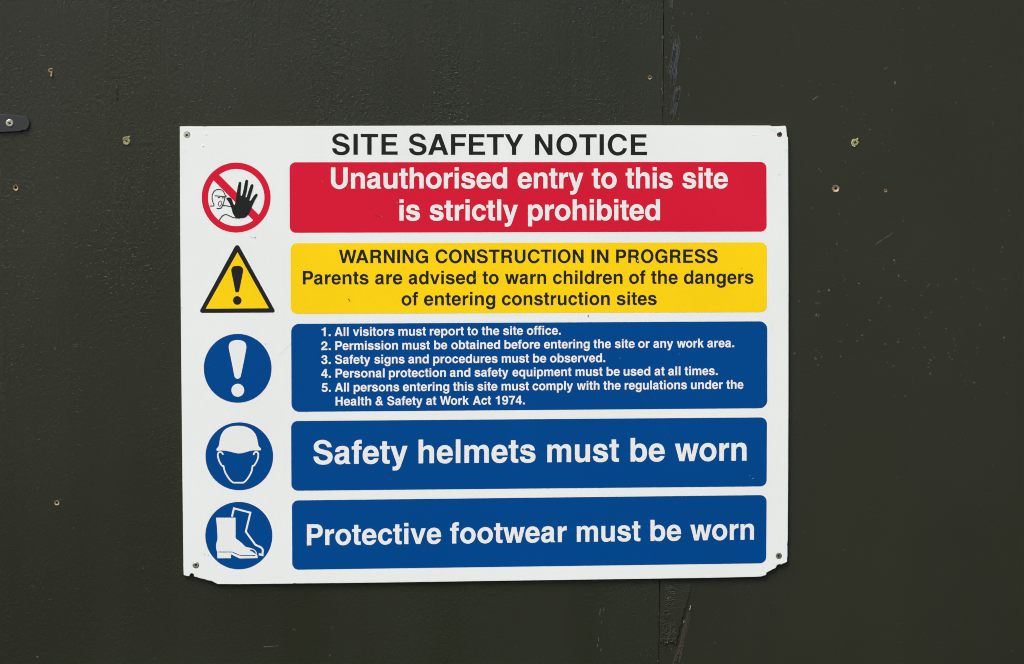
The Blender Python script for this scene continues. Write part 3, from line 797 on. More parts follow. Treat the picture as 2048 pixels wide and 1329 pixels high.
# fibres of the trough torn open beside the flap
ridges(mb, z([(742, 500), (725, 560), (690, 660), (650, 790), (615, 920), (575, 1060), (530, 1190), (490, 1345), (430, 1560)]), z([(752, 545), (747, 620), (740, 700), (706, 880), (664, 1040), (630, 1190), (590, 1345), (530, 1560)]), 14, 70, .0002, .0009, 4, 12)
scratch(mb, z([(742, 548), (738, 575), (730, 600)]), 1.5, 5, -0.0012)
scratch(mb, z([(655, 745), (652, 775)]), 1.1, 5, -0.0012)
# pale end grain and scuffs on and under the flap
for i, (x, y, w, h, a, mt) in enumerate([(440, 450, 14, 28, .1, 1), (412, 1030, 26, 34, .2, 4), (432, 1040, 12, 18, .4, 5), (540, 1046, 14, 9, 0, 1), (515, 1050, 14, 8, .3, 2), (458, 1075, 10, 16, .1, 2), (485, 1125, 14, 26, .3, 2), (400, 1110, 12, 10, .5, 2),
                                         (370, 1160, 16, 8, .3, 2), (310, 1285, 9, 14, .2, 1), (345, 1025, 8, 10, 0, 2), (375, 1050, 9, 8, 0, 1)]):
    smear(mb, x / 6.68 + 1270, y / 6.68 + 1130, w / 6.68, h / 6.68, a, mt, 500 + i, -0.0022 if y < 1050 else -0.0003)
for i in range(130):
    x, y = rr.gauss(455, 45), rr.choice((rr.uniform(220, 640), rr.uniform(720, 1030), rr.uniform(850, 1030)))
    if y > 720:
        x = rr.uniform(335, 545)
    lim = 745 - 205 * max(0, (y - 300)) / 750
    if 335 < x < lim - 20:
        smear(mb, x / 6.68 + 1270, y / 6.68 + 1130, rr.uniform(5, 12) / 6.68, rr.uniform(5, 13) / 6.68, rr.uniform(0, 3), 2 if rr.random() < .7 else 1, 600 + i, -0.0022)

# scuffs on the right panel, traced
z = lambda x, y: (x / 3.3217 + 1560, y / 3.3217 + 400)
scratch(mb, [z(639, 298), z(652, 283), z(668, 272), z(680, 265)], 1.1, 1)
scratch(mb, [z(694, 255), z(712, 245), z(730, 238), z(738, 230), z(741, 215)], 0.9, 1)
spots = [(208, 55, 4, 12, .3), (395, 95, 14, 6, -.6), (440, 150, 6, 5, 0), (820, 140, 5, 8, 0), (1065, 126, 10, 5, .4), (1185, 162, 6, 5, 0), (1520, 70, 14, 7, 0), (1530, 104, 9, 6, .3), (1471, 134, 8, 7, 0), (1478, 315, 9, 9, .5), (1470, 345, 6, 16, .3),
         (1417, 380, 4, 8, 0), (375, 292, 9, 10, 0), (384, 275, 4, 12, 0), (440, 335, 5, 14, .2), (310, 355, 5, 6, 0), (283, 443, 5, 6, 0), (260, 468, 5, 5, 0), (758, 402, 14, 14, .5), (764, 415, 5, 14, .2), (688, 460, 6, 18, .3), (788, 505, 8, 14, -.4), (420, 503, 8, 5, 0),
         (430, 530, 6, 14, 0), (524, 556, 15, 6, .1), (830, 540, 14, 5, 0), (992, 560, 14, 8, -.4), (983, 575, 12, 6, -.5), (1052, 568, 10, 7, -.5), (1284, 551, 10, 6, -.6), (1168, 530, 8, 12, 0), (1485, 527, 14, 5, -.2), (1508, 521, 9, 6, 0), (1500, 592, 10, 5, -.4), (1595, 598, 10, 6, .8),
         (1335, 600, 6, 8, 0), (1318, 590, 9, 4, 0), (260, 610, 22, 9, 0), (290, 603, 8, 6, 0), (325, 600, 12, 16, .3), (242, 685, 12, 9, .2), (258, 690, 10, 10, 0), (240, 765, 12, 16, .6), (255, 768, 6, 20, .5), (445, 635, 6, 9, 0), (670, 652, 16, 5, .1), (655, 683, 5, 14, .6), (727, 708, 16, 6, .4), (940, 636, 10, 6, .2),
         (1203, 641, 12, 5, 0), (1130, 714, 6, 4, 0), (877, 732, 12, 5, 0), (965, 784, 20, 4, 0), (1003, 748, 8, 10, -.4), (1373, 722, 8, 5, .5), (1130, 805, 6, 6, 0), (1330, 831, 14, 7, .4), (1103, 855, 6, 8, 0), (1196, 862, 8, 6, 0), (920, 855, 9, 5, 0), (925, 890, 4, 10, 0), (937, 915, 5, 8, -.3), (670, 840, 5, 5, 0),
         (595, 800, 16, 5, .4), (448, 832, 5, 12, 0), (785, 923, 14, 3, 0), (783, 945, 9, 10, .5), (700, 958, 18, 9, .4), (510, 938, 16, 8, -.3), (545, 900, 14, 6, -.4), (398, 942, 22, 4, 0), (885, 988, 12, 5, 0), (962, 980, 9, 6, 0), (1155, 925, 12, 8, .3), (1165, 965, 5, 10, 0), (1162, 1000, 5, 9, 0), (1118, 1020, 6, 12, 0),
         (1125, 1045, 6, 12, -.5), (1143, 1062, 9, 5, .3), (1010, 1025, 12, 5, .6), (1025, 1045, 9, 8, -.7), (1000, 1065, 12, 6, -.5), (990, 1085, 12, 8, -.3), (982, 1112, 14, 5, -.2), (1000, 1155, 14, 10, .5), (1310, 983, 10, 7, 0), (1303, 1028, 4, 14, 0), (1488, 915, 14, 12, .5), (1236, 1073, 6, 6, 0), (240, 1000, 12, 6, 0), (262, 1015, 6, 6, 0),
         (275, 1045, 10, 16, 0), (236, 1055, 16, 16, .4), (252, 1098, 8, 8, 0), (275, 1118, 8, 6, .4), (97, 1020, 12, 10, .4), (405, 1040, 8, 9, 0), (476, 1048, 6, 6, 0), (752, 1107, 9, 8, 0), (712, 1082, 6, 6, 0), (1541, 1100, 12, 4, -.1), (1310, 1245, 4, 9, 0), (1290, 1215, 12, 9, .6), (1200, 1166, 12, 5, 0), (835, 1305, 22, 5, -.3), (757, 1307, 5, 5, 0),
         (127, 672, 10, 8, 0), (1275, 1130, 6, 5, 0), (1508, 1283, 6, 5, 0)]
for i, (x, y, w, h, a) in enumerate(spots):
    px, py = z(x, y)
    smear(mb, px, py, max(w, 4) / 3.32, max(h, 3.5) / 3.32, a, 2 if i % 3 else 1, 2000 + i)
    if w * h > 60:                       # bigger scuffs are clusters of flecks
        for k in range(3):
            smear(mb, px + rr.uniform(-w, w) / 5, py + rr.uniform(-h, h) / 5, rr.uniform(.7, 1.6), rr.uniform(.6, 1.3), rr.uniform(0, 3), 1, 3000 + i * 4 + k)
z = lambda x, y: (x / 4.1967 + 1560, y / 4.1967)
for i, (x, y, w, h, a) in enumerate([(46, 25, 8, 14, 0), (495, 93, 9, 6, -.4), (1030, 74, 14, 7, 0), (1166, 70, 6, 14, 0), (1243, 66, 8, 7, 0), (1257, 44, 16, 5, -.4), (1632, 76, 6, 7, 0), (212, 187, 7, 5, 0), (122, 236, 7, 16, 0), (883, 245, 6, 6, 0), (1028, 255, 12, 8, -.5), (1450, 213, 12, 6, -.4),
                                     (55, 299, 7, 6, 0), (30, 380, 8, 5, 0), (1257, 360, 9, 6, -.4), (1607, 353, 14, 6, .2), (1545, 505, 9, 6, 0), (1558, 515, 8, 9, 0), (1770, 562, 14, 6, 0), (900, 490, 6, 5, 0), (250, 684, 28, 6, -.5), (338, 709, 6, 7, 0), (450, 710, 28, 6, .1), (15, 722, 24, 9, .5), (300, 822, 60, 9, -.62),
                                     (318, 810, 9, 16, .3), (596, 783, 8, 14, .2), (520, 895, 20, 5, -.6), (558, 915, 8, 14, 0), (564, 930, 6, 6, 0), (965, 695, 9, 34, .1), (1263, 690, 7, 6, 0), (1354, 680, 5, 7, 0), (1475, 860, 14, 6, .2), (1475, 885, 7, 7, 0), (940, 880, 6, 7, 0), (942, 925, 9, 10, 0), (980, 967, 14, 6, -.3), (708, 962, 22, 6, 0),
                                     (685, 1003, 8, 6, 0), (617, 1021, 6, 5, 0), (712, 1058, 7, 14, 0), (535, 1028, 6, 8, 0), (1786, 1035, 7, 24, 0), (1975, 900, 8, 8, 0), (1992, 1038, 8, 6, 0), (1870, 640, 7, 6, 0), (1795, 750, 6, 18, .4), (885, 575, 40, 5, -.5)]):
    px, py = z(x, y)
    smear(mb, px, py, max(w, 5) / 4.2, max(h, 4.5) / 4.2, a, 2 if i % 3 else 1, 4000 + i)
for k in range(16):                      # ring-shaped scuff
    a = 2 * math.pi * k / 16
    px, py = z(1242 + 25 * math.cos(a), 560 + 27 * math.sin(a))
    smear(mb, px, py, rr.uniform(.8, 1.8), .8, a + 1.57, 2, 4500 + k)
z = lambda x, y: (x / 8.86 + 1620, y / 8.86 + 250)
scratch(mb, [z(552, 640), z(600, 643), z(660, 641)], .55, 2)
scratch(mb, [z(626, 648), z(624, 688)], .6, 1)
scratch(mb, [z(1285, 160), z(1272, 205)], .6, 2)
for i, (x, y, w, h, a) in enumerate([(975, 20, 14, 26, 0), (1060, 84, 24, 20, .3), (705, 150, 16, 30, .4), (1275, 325, 18, 18, 0), (1308, 462, 24, 12, 0), (1395, 455, 34, 12, -.5), (160, 790, 28, 40, .3), (195, 828, 30, 12, 0), (440, 742, 12, 12, 0), (950, 853, 26, 12, -.4), (1398, 967, 18, 14, 0), (590, 210, 9, 14, 0), (40, 163, 12, 10, 0), (880, 1300, 9, 22, .2)]):
    px, py = z(x, y)
    smear(mb, px, py, w / 8.86, h / 8.86, a, 1 if i % 2 else 2, 4700 + i)
z = lambda x, y: (x / 1.998 + 1024, y / 1.998 + 664)
for i, (x, y, w, h, a) in enumerate([(1120, 340, 22, 5, .3), (1226, 643, 7, 5, .5), (1430, 705, 14, 8, .2), (1455, 735, 14, 6, -.5), (1660, 770, 30, 8, .2), (1610, 665, 12, 4, .5), (1170, 800, 16, 8, .3), (1330, 872, 14, 5, .2), (1295, 845, 4, 14, -.3), (1540, 580, 6, 10, .2), (1815, 430, 10, 16, .4), (1790, 495, 8, 6, .3),
                                     (1920, 535, 8, 16, .3), (2012, 545, 8, 16, .2), (1910, 640, 4, 14, .1), (1918, 775, 8, 20, .2), (1870, 690, 6, 5, 0), (1740, 1055, 10, 4, .7), (1540, 1166, 16, 4, -.3), (1555, 1240, 24, 8, .1), (1600, 1140, 12, 6, .6), (812, 1245, 9, 9, .3), (820, 1130, 12, 30, .4), (1020, 1130, 14, 18, .4), (1050, 1080, 18, 8, -.5),
                                     (1970, 960, 8, 6, 0), (1960, 1050, 9, 5, .4), (2000, 1275, 12, 6, .4), (1575, 325, 4, 6, 0), (1640, 310, 14, 4, .1), (1520, 315, 8, 6, .6), (1980, 130, 6, 8, 0), (1850, 265, 10, 14, .4), (1810, 200, 5, 12, 0), (1705, 555, 8, 5, .3), (1395, 540, 8, 6, 0), (1250, 370, 7, 5, 0), (1160, 415, 6, 5, 0), (1480, 900, 5, 4, 0), (1690, 985, 5, 5, 0), (850, 1270, 6, 5, 0), (960, 1300, 5, 4, 0), (1100, 960, 6, 5, 0)]):
    px, py = z(x, y)
    for k in range(2 if w * h < 60 else 5):
        smear(mb, px + rr.uniform(-w, w) / 4.5, py + rr.uniform(-h, h) / 4.5, rr.uniform(.9, 2.2), rr.uniform(.6, 1.2), a + rr.uniform(-.5, .5), 2 if k % 3 else 1, 6000 + i * 5 + k)
for i in range(150):
    x, y = rr.uniform(1332, 2046), rr.uniform(2, 1327)
    if x < 1580 and 245 < y < 1160:
        continue
    w = rr.choice((0.8, 0.9, 1.1, 1.5))
    smear(mb, x, y, w, w * rr.uniform(0.7, 1.8), rr.uniform(0, 3), 2 if rr.random() < .75 else 1, 5000 + i)
for i in range(60):                      # scuffs gathered under the sign's lower right corner
    x, y = rr.gauss(1500, 12), rr.uniform(1158, 1250)
    smear(mb, x, y, rr.uniform(.8, 2.2), rr.uniform(.8, 1.6), rr.uniform(0, 3), 2, 5600 + i)
mb.build('board', [M_PAINT_B, M_SCUFF, M_SCUFF_GLINT, M_TORN, M_TROUGH, M_WOOD], panel_b)


# bare-wood screw holes sunk into the panels
def screw_hole(parent, rim, x, y, ri, seed):
    h = MB()
    inner = ragged(x + 0.3, y - 0.2, ri, ri * 0.12, len(rim), seed)
    lipc = grow(rim, 0.35)
    h.wall(lipc, Y_WALL - 0.00005, Y_WALL - 0.00035, 0, c1=rim)
    h.wall(rim, Y_WALL - 0.00035, Y_WALL + 0.0016, 0, c1=inner)
    h.wall(inner, Y_WALL + 0.0016, Y_WALL + 0.0140, 1)
    h.face([inner], Y_WALL + 0.0140, 1)
    return h.build('screw_hole', [M_WOOD, M_RECESS], parent)


for i, ((x, y, ro, ri), rim) in enumerate(zip(holes_a, rims_a)):
    screw_hole(panel_a, rim, x, y, ri, 80 + i)
for i, ((x, y, ro, ri), rim) in enumerate(zip(holes_b, rims_b)):
    screw_hole(panel_b, rim, x, y, ri, 90 + i)
# splinter hanging from the hole at the top left
mb = MB()
z = lambda p: zoomed(p, 60, 110, 22.15)
mb.slab([z([(925, 780), (985, 790), (975, 860), (955, 970), (925, 965), (885, 945), (905, 900), (915, 850)])], Y_WALL - 0.0002, Y_WALL - 0.0022, 0.2)
mb.slab([z([(820, 705), (845, 640), (870, 650), (862, 700), (935, 760), (985, 730), (1000, 640), (990, 760), (960, 795), (900, 765)])], Y_WALL - 0.0001, Y_WALL - 0.0011, 0.15)
mb.slab([z([(885, 610), (920, 590), (1000, 615), (990, 645), (940, 640), (900, 655)])], Y_WALL - 0.0001, Y_WALL - 0.0014, 0.2)
mb.build('splinter', [M_WOOD], panel_a)

# ------------------------------------------------------------------ the sign
YB, YF = -0.0010, -0.0041
PR = [YF - 0.00010 * k for k in range(1, 7)]
sign = thing('safety_sign', W(968, 706, YB), 'white site safety notice with chipped lower corners screwed across two dark panels', 'sign')
z = lambda p, ox, oy, s: zoomed(p, ox, oy, s)
sign_px = ([(359.6, 253.9), (360.4, 253.3), (379.5, 253.2), (380.8, 252.6), (382.3, 253.2), (402, 253.2), (409, 253.7), (416, 253.2), (520, 252.7), (720, 252.2), (960, 251.7), (1250, 251.3), (1541.1, 251.7), (1542.6, 253.1), (1557.7, 252.9), (1569.6, 252.0)]
           + [(1572.2, 254.2), (1572.9, 259.8), (1574, 273.3), (1576, 275), (1576.4, 291), (1576.9, 440), (1577.1, 590), (1576.6, 588), (1577.1, 592), (1577.0, 800), (1576.4, 960), (1575.5, 1080), (1574.8, 1088.5), (1574.0, 1090), (1574.9, 1091.5), (1575, 1113), (1574.3, 1116), (1574.1, 1124.0)]
           + [(1571.4, 1125.5), (1568.8, 1127), (1565, 1127.8), (1563.8, 1129.6), (1559, 1129.0), (1556, 1129.7), (1553, 1132), (1552.6, 1134.4), (1551.7, 1136), (1547.7, 1138.3), (1545, 1139.2), (1542.5, 1141), (1537, 1143.6), (1533.4, 1145.5), (1532.6, 1148.6), (1532, 1150.7), (1526.7, 1152.2), (1522.1, 1153.7), (1510, 1154.3)]
           + [(1480, 1155), (1420, 1156.3), (1270, 1158.5), (1000, 1162.3), (800, 1165.3), (650, 1167.1), (593, 1167.6), (589, 1167.0), (585, 1167.9), (480, 1169.0), (435.2, 1168.8), (433.6, 1167.7), (428, 1165), (422.8, 1162.3), (417, 1161.5), (412.9, 1160.7), (411.2, 1159.4), (406, 1158.3), (401.3, 1157.4), (396.5, 1156.2), (395.6, 1154.9), (394, 1155.2), (387.8, 1153.2)]
           + [(388, 1150.3), (386.8, 1148.3), (383.9, 1146.9), (381, 1148), (379.4, 1150.3), (379, 1153.0), (374, 1152.6), (370, 1151.6), (367.4, 1150.6), (367.0, 1138), (366.3, 1080), (364.6, 930), (362.8, 750), (361.3, 590), (360.2, 420)])
SCREWS = [(373.9, 270.1, 6.6), (1559.2, 269.9, 5.2), (391.6, 1130.5, 6.5), (1557.7, 1112.2, 6.3)]
bh = [ellipse(SCREWS[0][0], SCREWS[0][1], SCREWS[0][2], SCREWS[0][2], 28), ragged(SCREWS[1][0], SCREWS[1][1], SCREWS[1][2], .8, 18, 3),
      ellipse(SCREWS[2][0], SCREWS[2][1], SCREWS[2][2], SCREWS[2][2], 28), ellipse(SCREWS[3][0], SCREWS[3][1], SCREWS[3][2], SCREWS[3][2], 28)]
mb = MB()
mb.slab([sign_px] + bh, YB, YF, 0.45, 0, 1)
for x, y, r, hh in ((412.1, 269.4, 1.7, .0005), (406.2, 291.9, 1.9, .0006), (396, 1109, .9, .0003), (417, 1111.5, .9, .0003), (1511, 269.8, 1.6, .0003), (1507, 270.5, 1.2, .0003)):
    n, pts, idx = 12, [], []
    for q in range(4):
        for k in range(n):
            f = q / 3
            p = W(x + r * f * math.cos(6.2832 * k / n), y + r * f * math.sin(6.2832 * k / n), YF)
            pts.append((p.x, YF - hh * (1 - f * f) + 0.00002, p.z))
    for q in range(3):
        for k in range(n):
            a, b = q * n + k, q * n + (k + 1) % n
            idx.append((a, b, b + n, a + n))
    mb.tri(pts, idx, 0, True)
board_mb = mb

# heading
textline(sign, 'heading', [('SITE', 664.3, 795.3), ('SAFETY', 818.0, 1047.0), ('NOTICE', 1070.0, 1294.0)], (664, 310.0), (1294, 310.8), .0602, .0585, PR[0], M_BLK, -3)


def banner(name, c, r, m):
    b = MB()
    b.face([roundrect(*c, r)], PR[0])
    return b.build(name, m, sign)


red = banner('red_banner', ((579.0, 325.0), (1532.8, 324.3), (1533.3, 463.7), (579.5, 466.0)), 12, M_RED)
textline(red, 'text_line', [('Unauthorised', 661.9, 1014.3), ('entry', 1035.4, 1166.8), ('to', 1183.5, 1233.4), ('this', 1251.2, 1345.5), ('site', 1364.9, 1455.7)], (661, 377.4), (1455, 376.9), .0582, .0582, PR[1], M_LET, 3)
textline(red, 'text_line', [('is', 798.9, 840.0), ('strictly', 859.4, 1035.8), ('prohibited', 1056.1, 1320.0)], (799, 441.5), (1320, 440.7), .0582, .0582, PR[1], M_LET, 3)

yel = banner('yellow_banner', ((581.1, 486.9), (1533.8, 485.1), (1534.0, 624.7), (581.5, 628.3)), 13, M_YEL)
textline(yel, 'text_line', [('WARNING', 677.9, 856.2), ('CONSTRUCTION', 870.9, 1167.2), ('IN', 1182.9, 1216.9), ('PROGRESS', 1232.1, 1435.5)], (678, 526.7), (1435, 526.1), None, .0374, PR[1], M_BLK, 0)
textline(yel, 'text_line', [('Parents', 605.6, 737.1), ('are', 750.2, 804.6), ('advised', 817.2, 951.7), ('to', 964.8, 997.4), ('warn', 1010, 1092.2), ('children', 1105.8, 1245), ('of', 1258.1, 1290.9), ('the', 1302, 1355.4), ('dangers', 1367.8, 1507)],
         (605, 569.2), (1507, 567.7), None, .0374, PR[1], M_BLK, 0)
textline(yel, 'text_line', [('of', 803, 836), ('entering', 848, 990.5), ('construction', 1003.8, 1219.5), ('sites', 1233.3, 1313.4)], (803, 611.3), (1313, 610.4), None, .0374, PR[1], M_BLK, 0)

blu = banner('blue_banner', ((582.3, 648.2), (1534.6, 643.0), (1534.6, 816.9), (583.0, 824.2)), 16, M_BLU)
SY = .0246
for words, b0, b1 in (
    ([('1.', 643.2, 661.4), ('All', 669.1, 697.2), ('visitors', 705.8, 788.6), ('must', 797, 851.9), ('report', 859.6, 927.7), ('to', 934.3, 955.9), ('the', 963.3, 998.5), ('site', 1006.2, 1046), ('office.', 1053.6, 1121.5)], (643, 672.8), (1121, 669.8)),
    ([('2.', 642.3, 661.4), ('Permission', 670.7, 795.9), ('must', 804.7, 859.6), ('be', 868.4, 894.3), ('obtained', 902.5, 1000.2), ('before', 1009, 1080.2), ('entering', 1088.1, 1179.3), ('the', 1187, 1221.9), ('site', 1229.6, 1269.4), ('or', 1276.4, 1299.1), ('any', 1306.8, 1346.3), ('work', 1353.8, 1407.6), ('area.', 1414.6, 1468.3)], (642, 700.7), (1468, 694.9)),
    ([('3.', 642.5, 661.4), ('Safety', 670.2, 740.5), ('signs', 748.7, 809.1), ('and', 816.8, 857.4), ('procedures', 866.4, 995.2), ('must', 1003.5, 1058), ('be', 1066.2, 1092.5), ('observed.', 1100, 1210.5)], (642, 728.4), (1210, 724.7)),
    ([('4.', 642.5, 661.6), ('Personal', 671.1, 769.3), ('protection', 777.7, 891.9), ('and', 899.6, 940.7), ('safety', 949, 1016.7), ('equipment', 1024.9, 1142.8), ('must', 1151.2, 1205), ('be', 1213.2, 1239.5), ('used', 1247.2, 1300.6), ('at', 1309, 1329.2), ('all', 1336.4, 1361), ('times.', 1369.2, 1435.3)], (642, 755.9), (1435, 750.5)),
    ([('5.', 643.2, 661.6), ('All', 669.8, 698.1), ('persons', 707.3, 798.5), ('entering', 805.8, 898.5), ('this', 906, 947.3), ('site', 954.8, 994.8), ('must', 1003.1, 1058), ('comply', 1065, 1145.9), ('with', 1153.8, 1198.9), ('the', 1206.6, 1241.3), ('regulations', 1249.4, 1373.8), ('under', 1381.9, 1445.6), ('the', 1452.7, 1486.9)], (643, 784.0), (1487, 777.9)),
    ([('Health', 671.1, 742.5), ('&', 751.1, 766.7), ('Safety', 774.6, 844.9), ('at', 852.4, 872.6), ('Work', 880, 937.6), ('Act', 945.8, 982), ('1974.', 991.5, 1049.7)], (671, 811.6), (1050, 809.2)),
):
    textline(blu, 'text_line', words, b0, b1, None, SY, PR[1], M_LET, 3)

blu2 = banner('blue_banner', ((582.2, 842.5), (1533.9, 835.2), (1533.3, 973.2), (582.8, 982.0)), 13, M_BLU)
textline(blu2, 'text_line', [('Safety', 627, 815.2), ('helmets', 837.2, 1071.1), ('must', 1094.7, 1237.7), ('be', 1261.1, 1329.5), ('worn', 1349.9, 1493.1)], (627, 928.7), (1493, 921.6), None, .0655, PR[1], M_LET, 3)
blu3 = banner('blue_banner', ((583.7, 1001.3), (1533.3, 990.5), (1532.4, 1127.0), (584.5, 1140.0)), 13, M_BLU)
textline(blu3, 'text_line', [('Protective', 613.8, 882.3), ('footwear', 900.2, 1133.4), ('must', 1153.6, 1280.8), ('be', 1301, 1362.2), ('worn', 1380.6, 1508)], (614, 1091.1), (1508, 1079.6), None, .0583, PR[1], M_LET, 3)


# pictograms -----------------------------------------------------------------
def pic(name, groups, y, m, parent):
    b = MB()
    for g in groups:
        b.face(g, y)
    return b.build(name, m, parent)


z = lambda p: zoomed(p, 390, 310, 7.8176)
CX, CY, RX, RY = 644, 668.5, 441, 446.5
ang = lambda x, y: math.degrees(math.atan2((y - CY) / RY, (x - CX) / RX))
a_ul, a_lr = ang(375, 312), ang(1000, 940)
hole1 = ellipse(CX, CY, RX, RY, 60, a_ul, a_lr if a_lr > a_ul else a_lr + 360)
b_ul, b_lr = ang(293, 402), ang(910, 1025)
hole2 = ellipse(CX, CY, RX, RY, 60, b_lr, b_ul if b_ul > b_lr else b_ul + 360)
proh = pic('prohibition_symbol', [[z(ellipse(643.5, 669, 538.5, 547, 96)), z(hole1), z(hole2)]], PR[0], M_RED, sign)
hand = [(490, 690), (497, 675), (515, 668), (545, 668), (565, 680), (580, 705), (592, 745), (605, 775), (615, 782), (625, 772), (638, 700), (652, 600), (665, 520), (680, 450), (690, 430), (705, 420), (718, 428), (722, 450), (716, 530), (712, 620), (722, 641), (735, 632), (748, 590), (765, 510), (780, 430), (790, 400),
        (808, 388), (823, 395), (829, 415), (822, 480), (808, 570), (789, 650), (796, 665), (808, 658), (822, 615), (845, 540), (865, 485), (880, 463), (898, 459), (911, 470), (912, 490), (895, 560), (870, 640), (852, 705), (858, 719), (875, 710), (900, 670), (930, 630), (955, 609), (972, 612), (979, 628), (965, 660), (935, 710),
        (910, 765), (890, 810), (878, 850), (858, 890), (835, 930), (810, 960), (780, 980), (740, 988), (680, 990), (640, 982), (615, 955), (590, 910), (575, 860), (563, 815), (548, 780), (528, 740), (505, 710)]
pic('hand', [[z(catmull(hand, 3))]], PR[2], M_BLK, proh)
SW = 14.0
lines = [[(235, 800), (270, 801), (290, 797), (296, 785), (294, 770), (278, 735), (267, 690), (268, 640), (280, 600), (305, 565), (340, 546), (378, 540), (415, 550), (445, 575), (460, 605), (470, 630), (487, 650), (478, 660), (465, 665), (463, 690), (450, 735), (434, 785), (415, 820), (390, 838), (342, 840)],
         [(312, 640), (400, 648), (470, 656)], [(434, 797), (470, 795), (520, 803), (562, 808)],
         [(378, 1028), (400, 990), (430, 955), (465, 937), (500, 938), (545, 958), (590, 978), (640, 987), (700, 991)]]
gr = [[z(stroke(catmull(l, 4, False), SW))] for l in lines]
gr.append([z(ellipse(390, 762, 29, 46, 30, tilt=14)), z(ellipse(390, 762, 19, 36, 30, tilt=14))])
gr.append([z(ellipse(373, 667, 16, 9, 20))])
gr.append([z(ellipse(433, 673, 15, 9, 20))])
pic('shouting_head', gr, PR[1], M_BLK, proh)

z = lambda p: zoomed(p, 390, 480, 8.306)
tri = pic('warning_triangle', [[z([(663, 110), (678, 95), (700, 89), (722, 95), (737, 110), (1318, 1158), (1325, 1182), (1315, 1203), (1295, 1210), (115, 1215), (93, 1205), (83, 1185), (88, 1163)])]], PR[0], M_BLK, sign)
pic('yellow_field', [[z([(706, 207), (1227, 1138), (177, 1145)])]], PR[1], M_YEL, tri)
ex = catmull([(602, 505), (611, 470), (640, 443), (700, 434), (760, 442), (790, 468), (799, 508), (790, 570), (765, 690), (737, 830), (725, 862), (700, 875), (675, 864), (664, 832), (636, 690), (611, 570)], 3)
pic('exclamation_mark', [[z(ex)], [z(ellipse(702, 1008, 71, 72, 40))]], PR[2], M_BLK, tri)

z = lambda p: zoomed(p, 390, 650, 7.8176)
disc1 = pic('mandatory_disc', [[z(ellipse(667, 680.5, 530, 538, 96))]], PR[0], M_BLU, sign)
ex = catmull([(528, 340), (541, 292), (575, 258), (620, 243), (665, 238), (710, 242), (758, 258), (791, 292), (803, 345), (796, 405), (760, 590), (718, 790), (700, 830), (668, 846), (635, 832), (615, 795), (575, 590), (536, 405)], 3)
pic('exclamation_mark', [[z(ex)], [z(ellipse(669, 1024, 100, 102, 48))]], PR[1], M_LET, disc1)

z = lambda p: zoomed(p, 400, 835, 8.575)
disc2 = pic('mandatory_disc', [[z(ellipse(674, 669, 580, 582, 96))]], PR[0], M_BLU, sign)
hel = catmull([(281, 552), (290, 533), (313, 508), (328, 470), (335, 415), (350, 340), (380, 270), (430, 210), (500, 170), (580, 150), (660, 147), (740, 153), (810, 172), (880, 210), (930, 260), (965, 320), (984, 390), (995, 450), (1006, 492), (1030, 520), (1047, 545), (1042, 562), (1025, 569), (940, 568), (880, 573), (830, 585), (760, 606), (700, 618), (640, 618), (580, 606), (510, 588), (440, 574), (380, 570), (330, 573), (300, 576), (286, 568)], 3)
pic('helmet', [[z(hel)]], PR[1], M_LET, disc2)
face = catmull([(392, 634), (375, 607), (345, 597), (318, 607), (306, 640), (311, 690), (330, 750), (360, 805), (386, 836)], 3, False) + [(402, 836), (406, 850)] + catmull([(413, 890), (435, 950), (475, 1020), (520, 1080), (562, 1116)], 3, False) + [(585, 1122), (738, 1122)] \
    + catmull([(762, 1112), (810, 1060), (855, 990), (885, 925), (897, 860)], 3, False) + [(902, 834), (920, 832)] + catmull([(935, 820), (970, 760), (993, 700), (1000, 640), (990, 606), (963, 592), (940, 602), (925, 622), (919, 636)], 3, False)
pic('face_outline', [[z(stroke(face, 27))]], PR[1], M_LET, disc2)

z = lambda p: zoomed(p, 400, 995, 8.575)
disc3 = pic('mandatory_disc', [[z(ellipse(666, 657.5, 575, 578, 96))]], PR[0], M_BLU, sign)
boot = [(275, 350), (610, 350), (610, 690), (622, 715), (660, 740), (710, 778), (760, 830), (778, 846), (800, 857), (850, 865), (910, 885), (950, 910), (972, 945), (975, 990), (985, 995), (988, 1045), (680, 1050), (540, 982), (530, 985), (530, 1045), (298, 1047), (296, 935), (285, 910), (277, 870), (275, 820), (281, 785), (298, 735), (301, 690), (296, 590), (290, 500)]
pic('boot', [[z(boot)]], PR[1], M_LET, disc3)
pic('boot_outline', [[z(stroke([(548, 335), (582, 190), (864, 264), (786, 590), (950, 815), (1038, 856), (1068, 880), (1078, 905), (1076, 940), (1071, 985)], 32, False))], [z([(1010, 958), (1090, 974), (1086, 1012), (1006, 995)])]], PR[1], M_LET, disc3)
pic('sole_line', [[z(stroke([(320, 938), (555, 938), (690, 998), (945, 998)], 12))], [z(catmull([(850, 905), (870, 896), (905, 902), (940, 925), (957, 955), (950, 968), (925, 952), (900, 932), (865, 916)], 3))]], PR[2], M_BLU, disc3)

# dirt and nicks on the printed face ------------------------------------------
mb = board_mb                # the marks are part of the printed board


NM = (2, 3, 4, 0, 1, 7)


def nick(x, y, w, h, a, mt, seed):
    smear(mb, x, y, w, h, a, NM[mt], seed, PR[4])


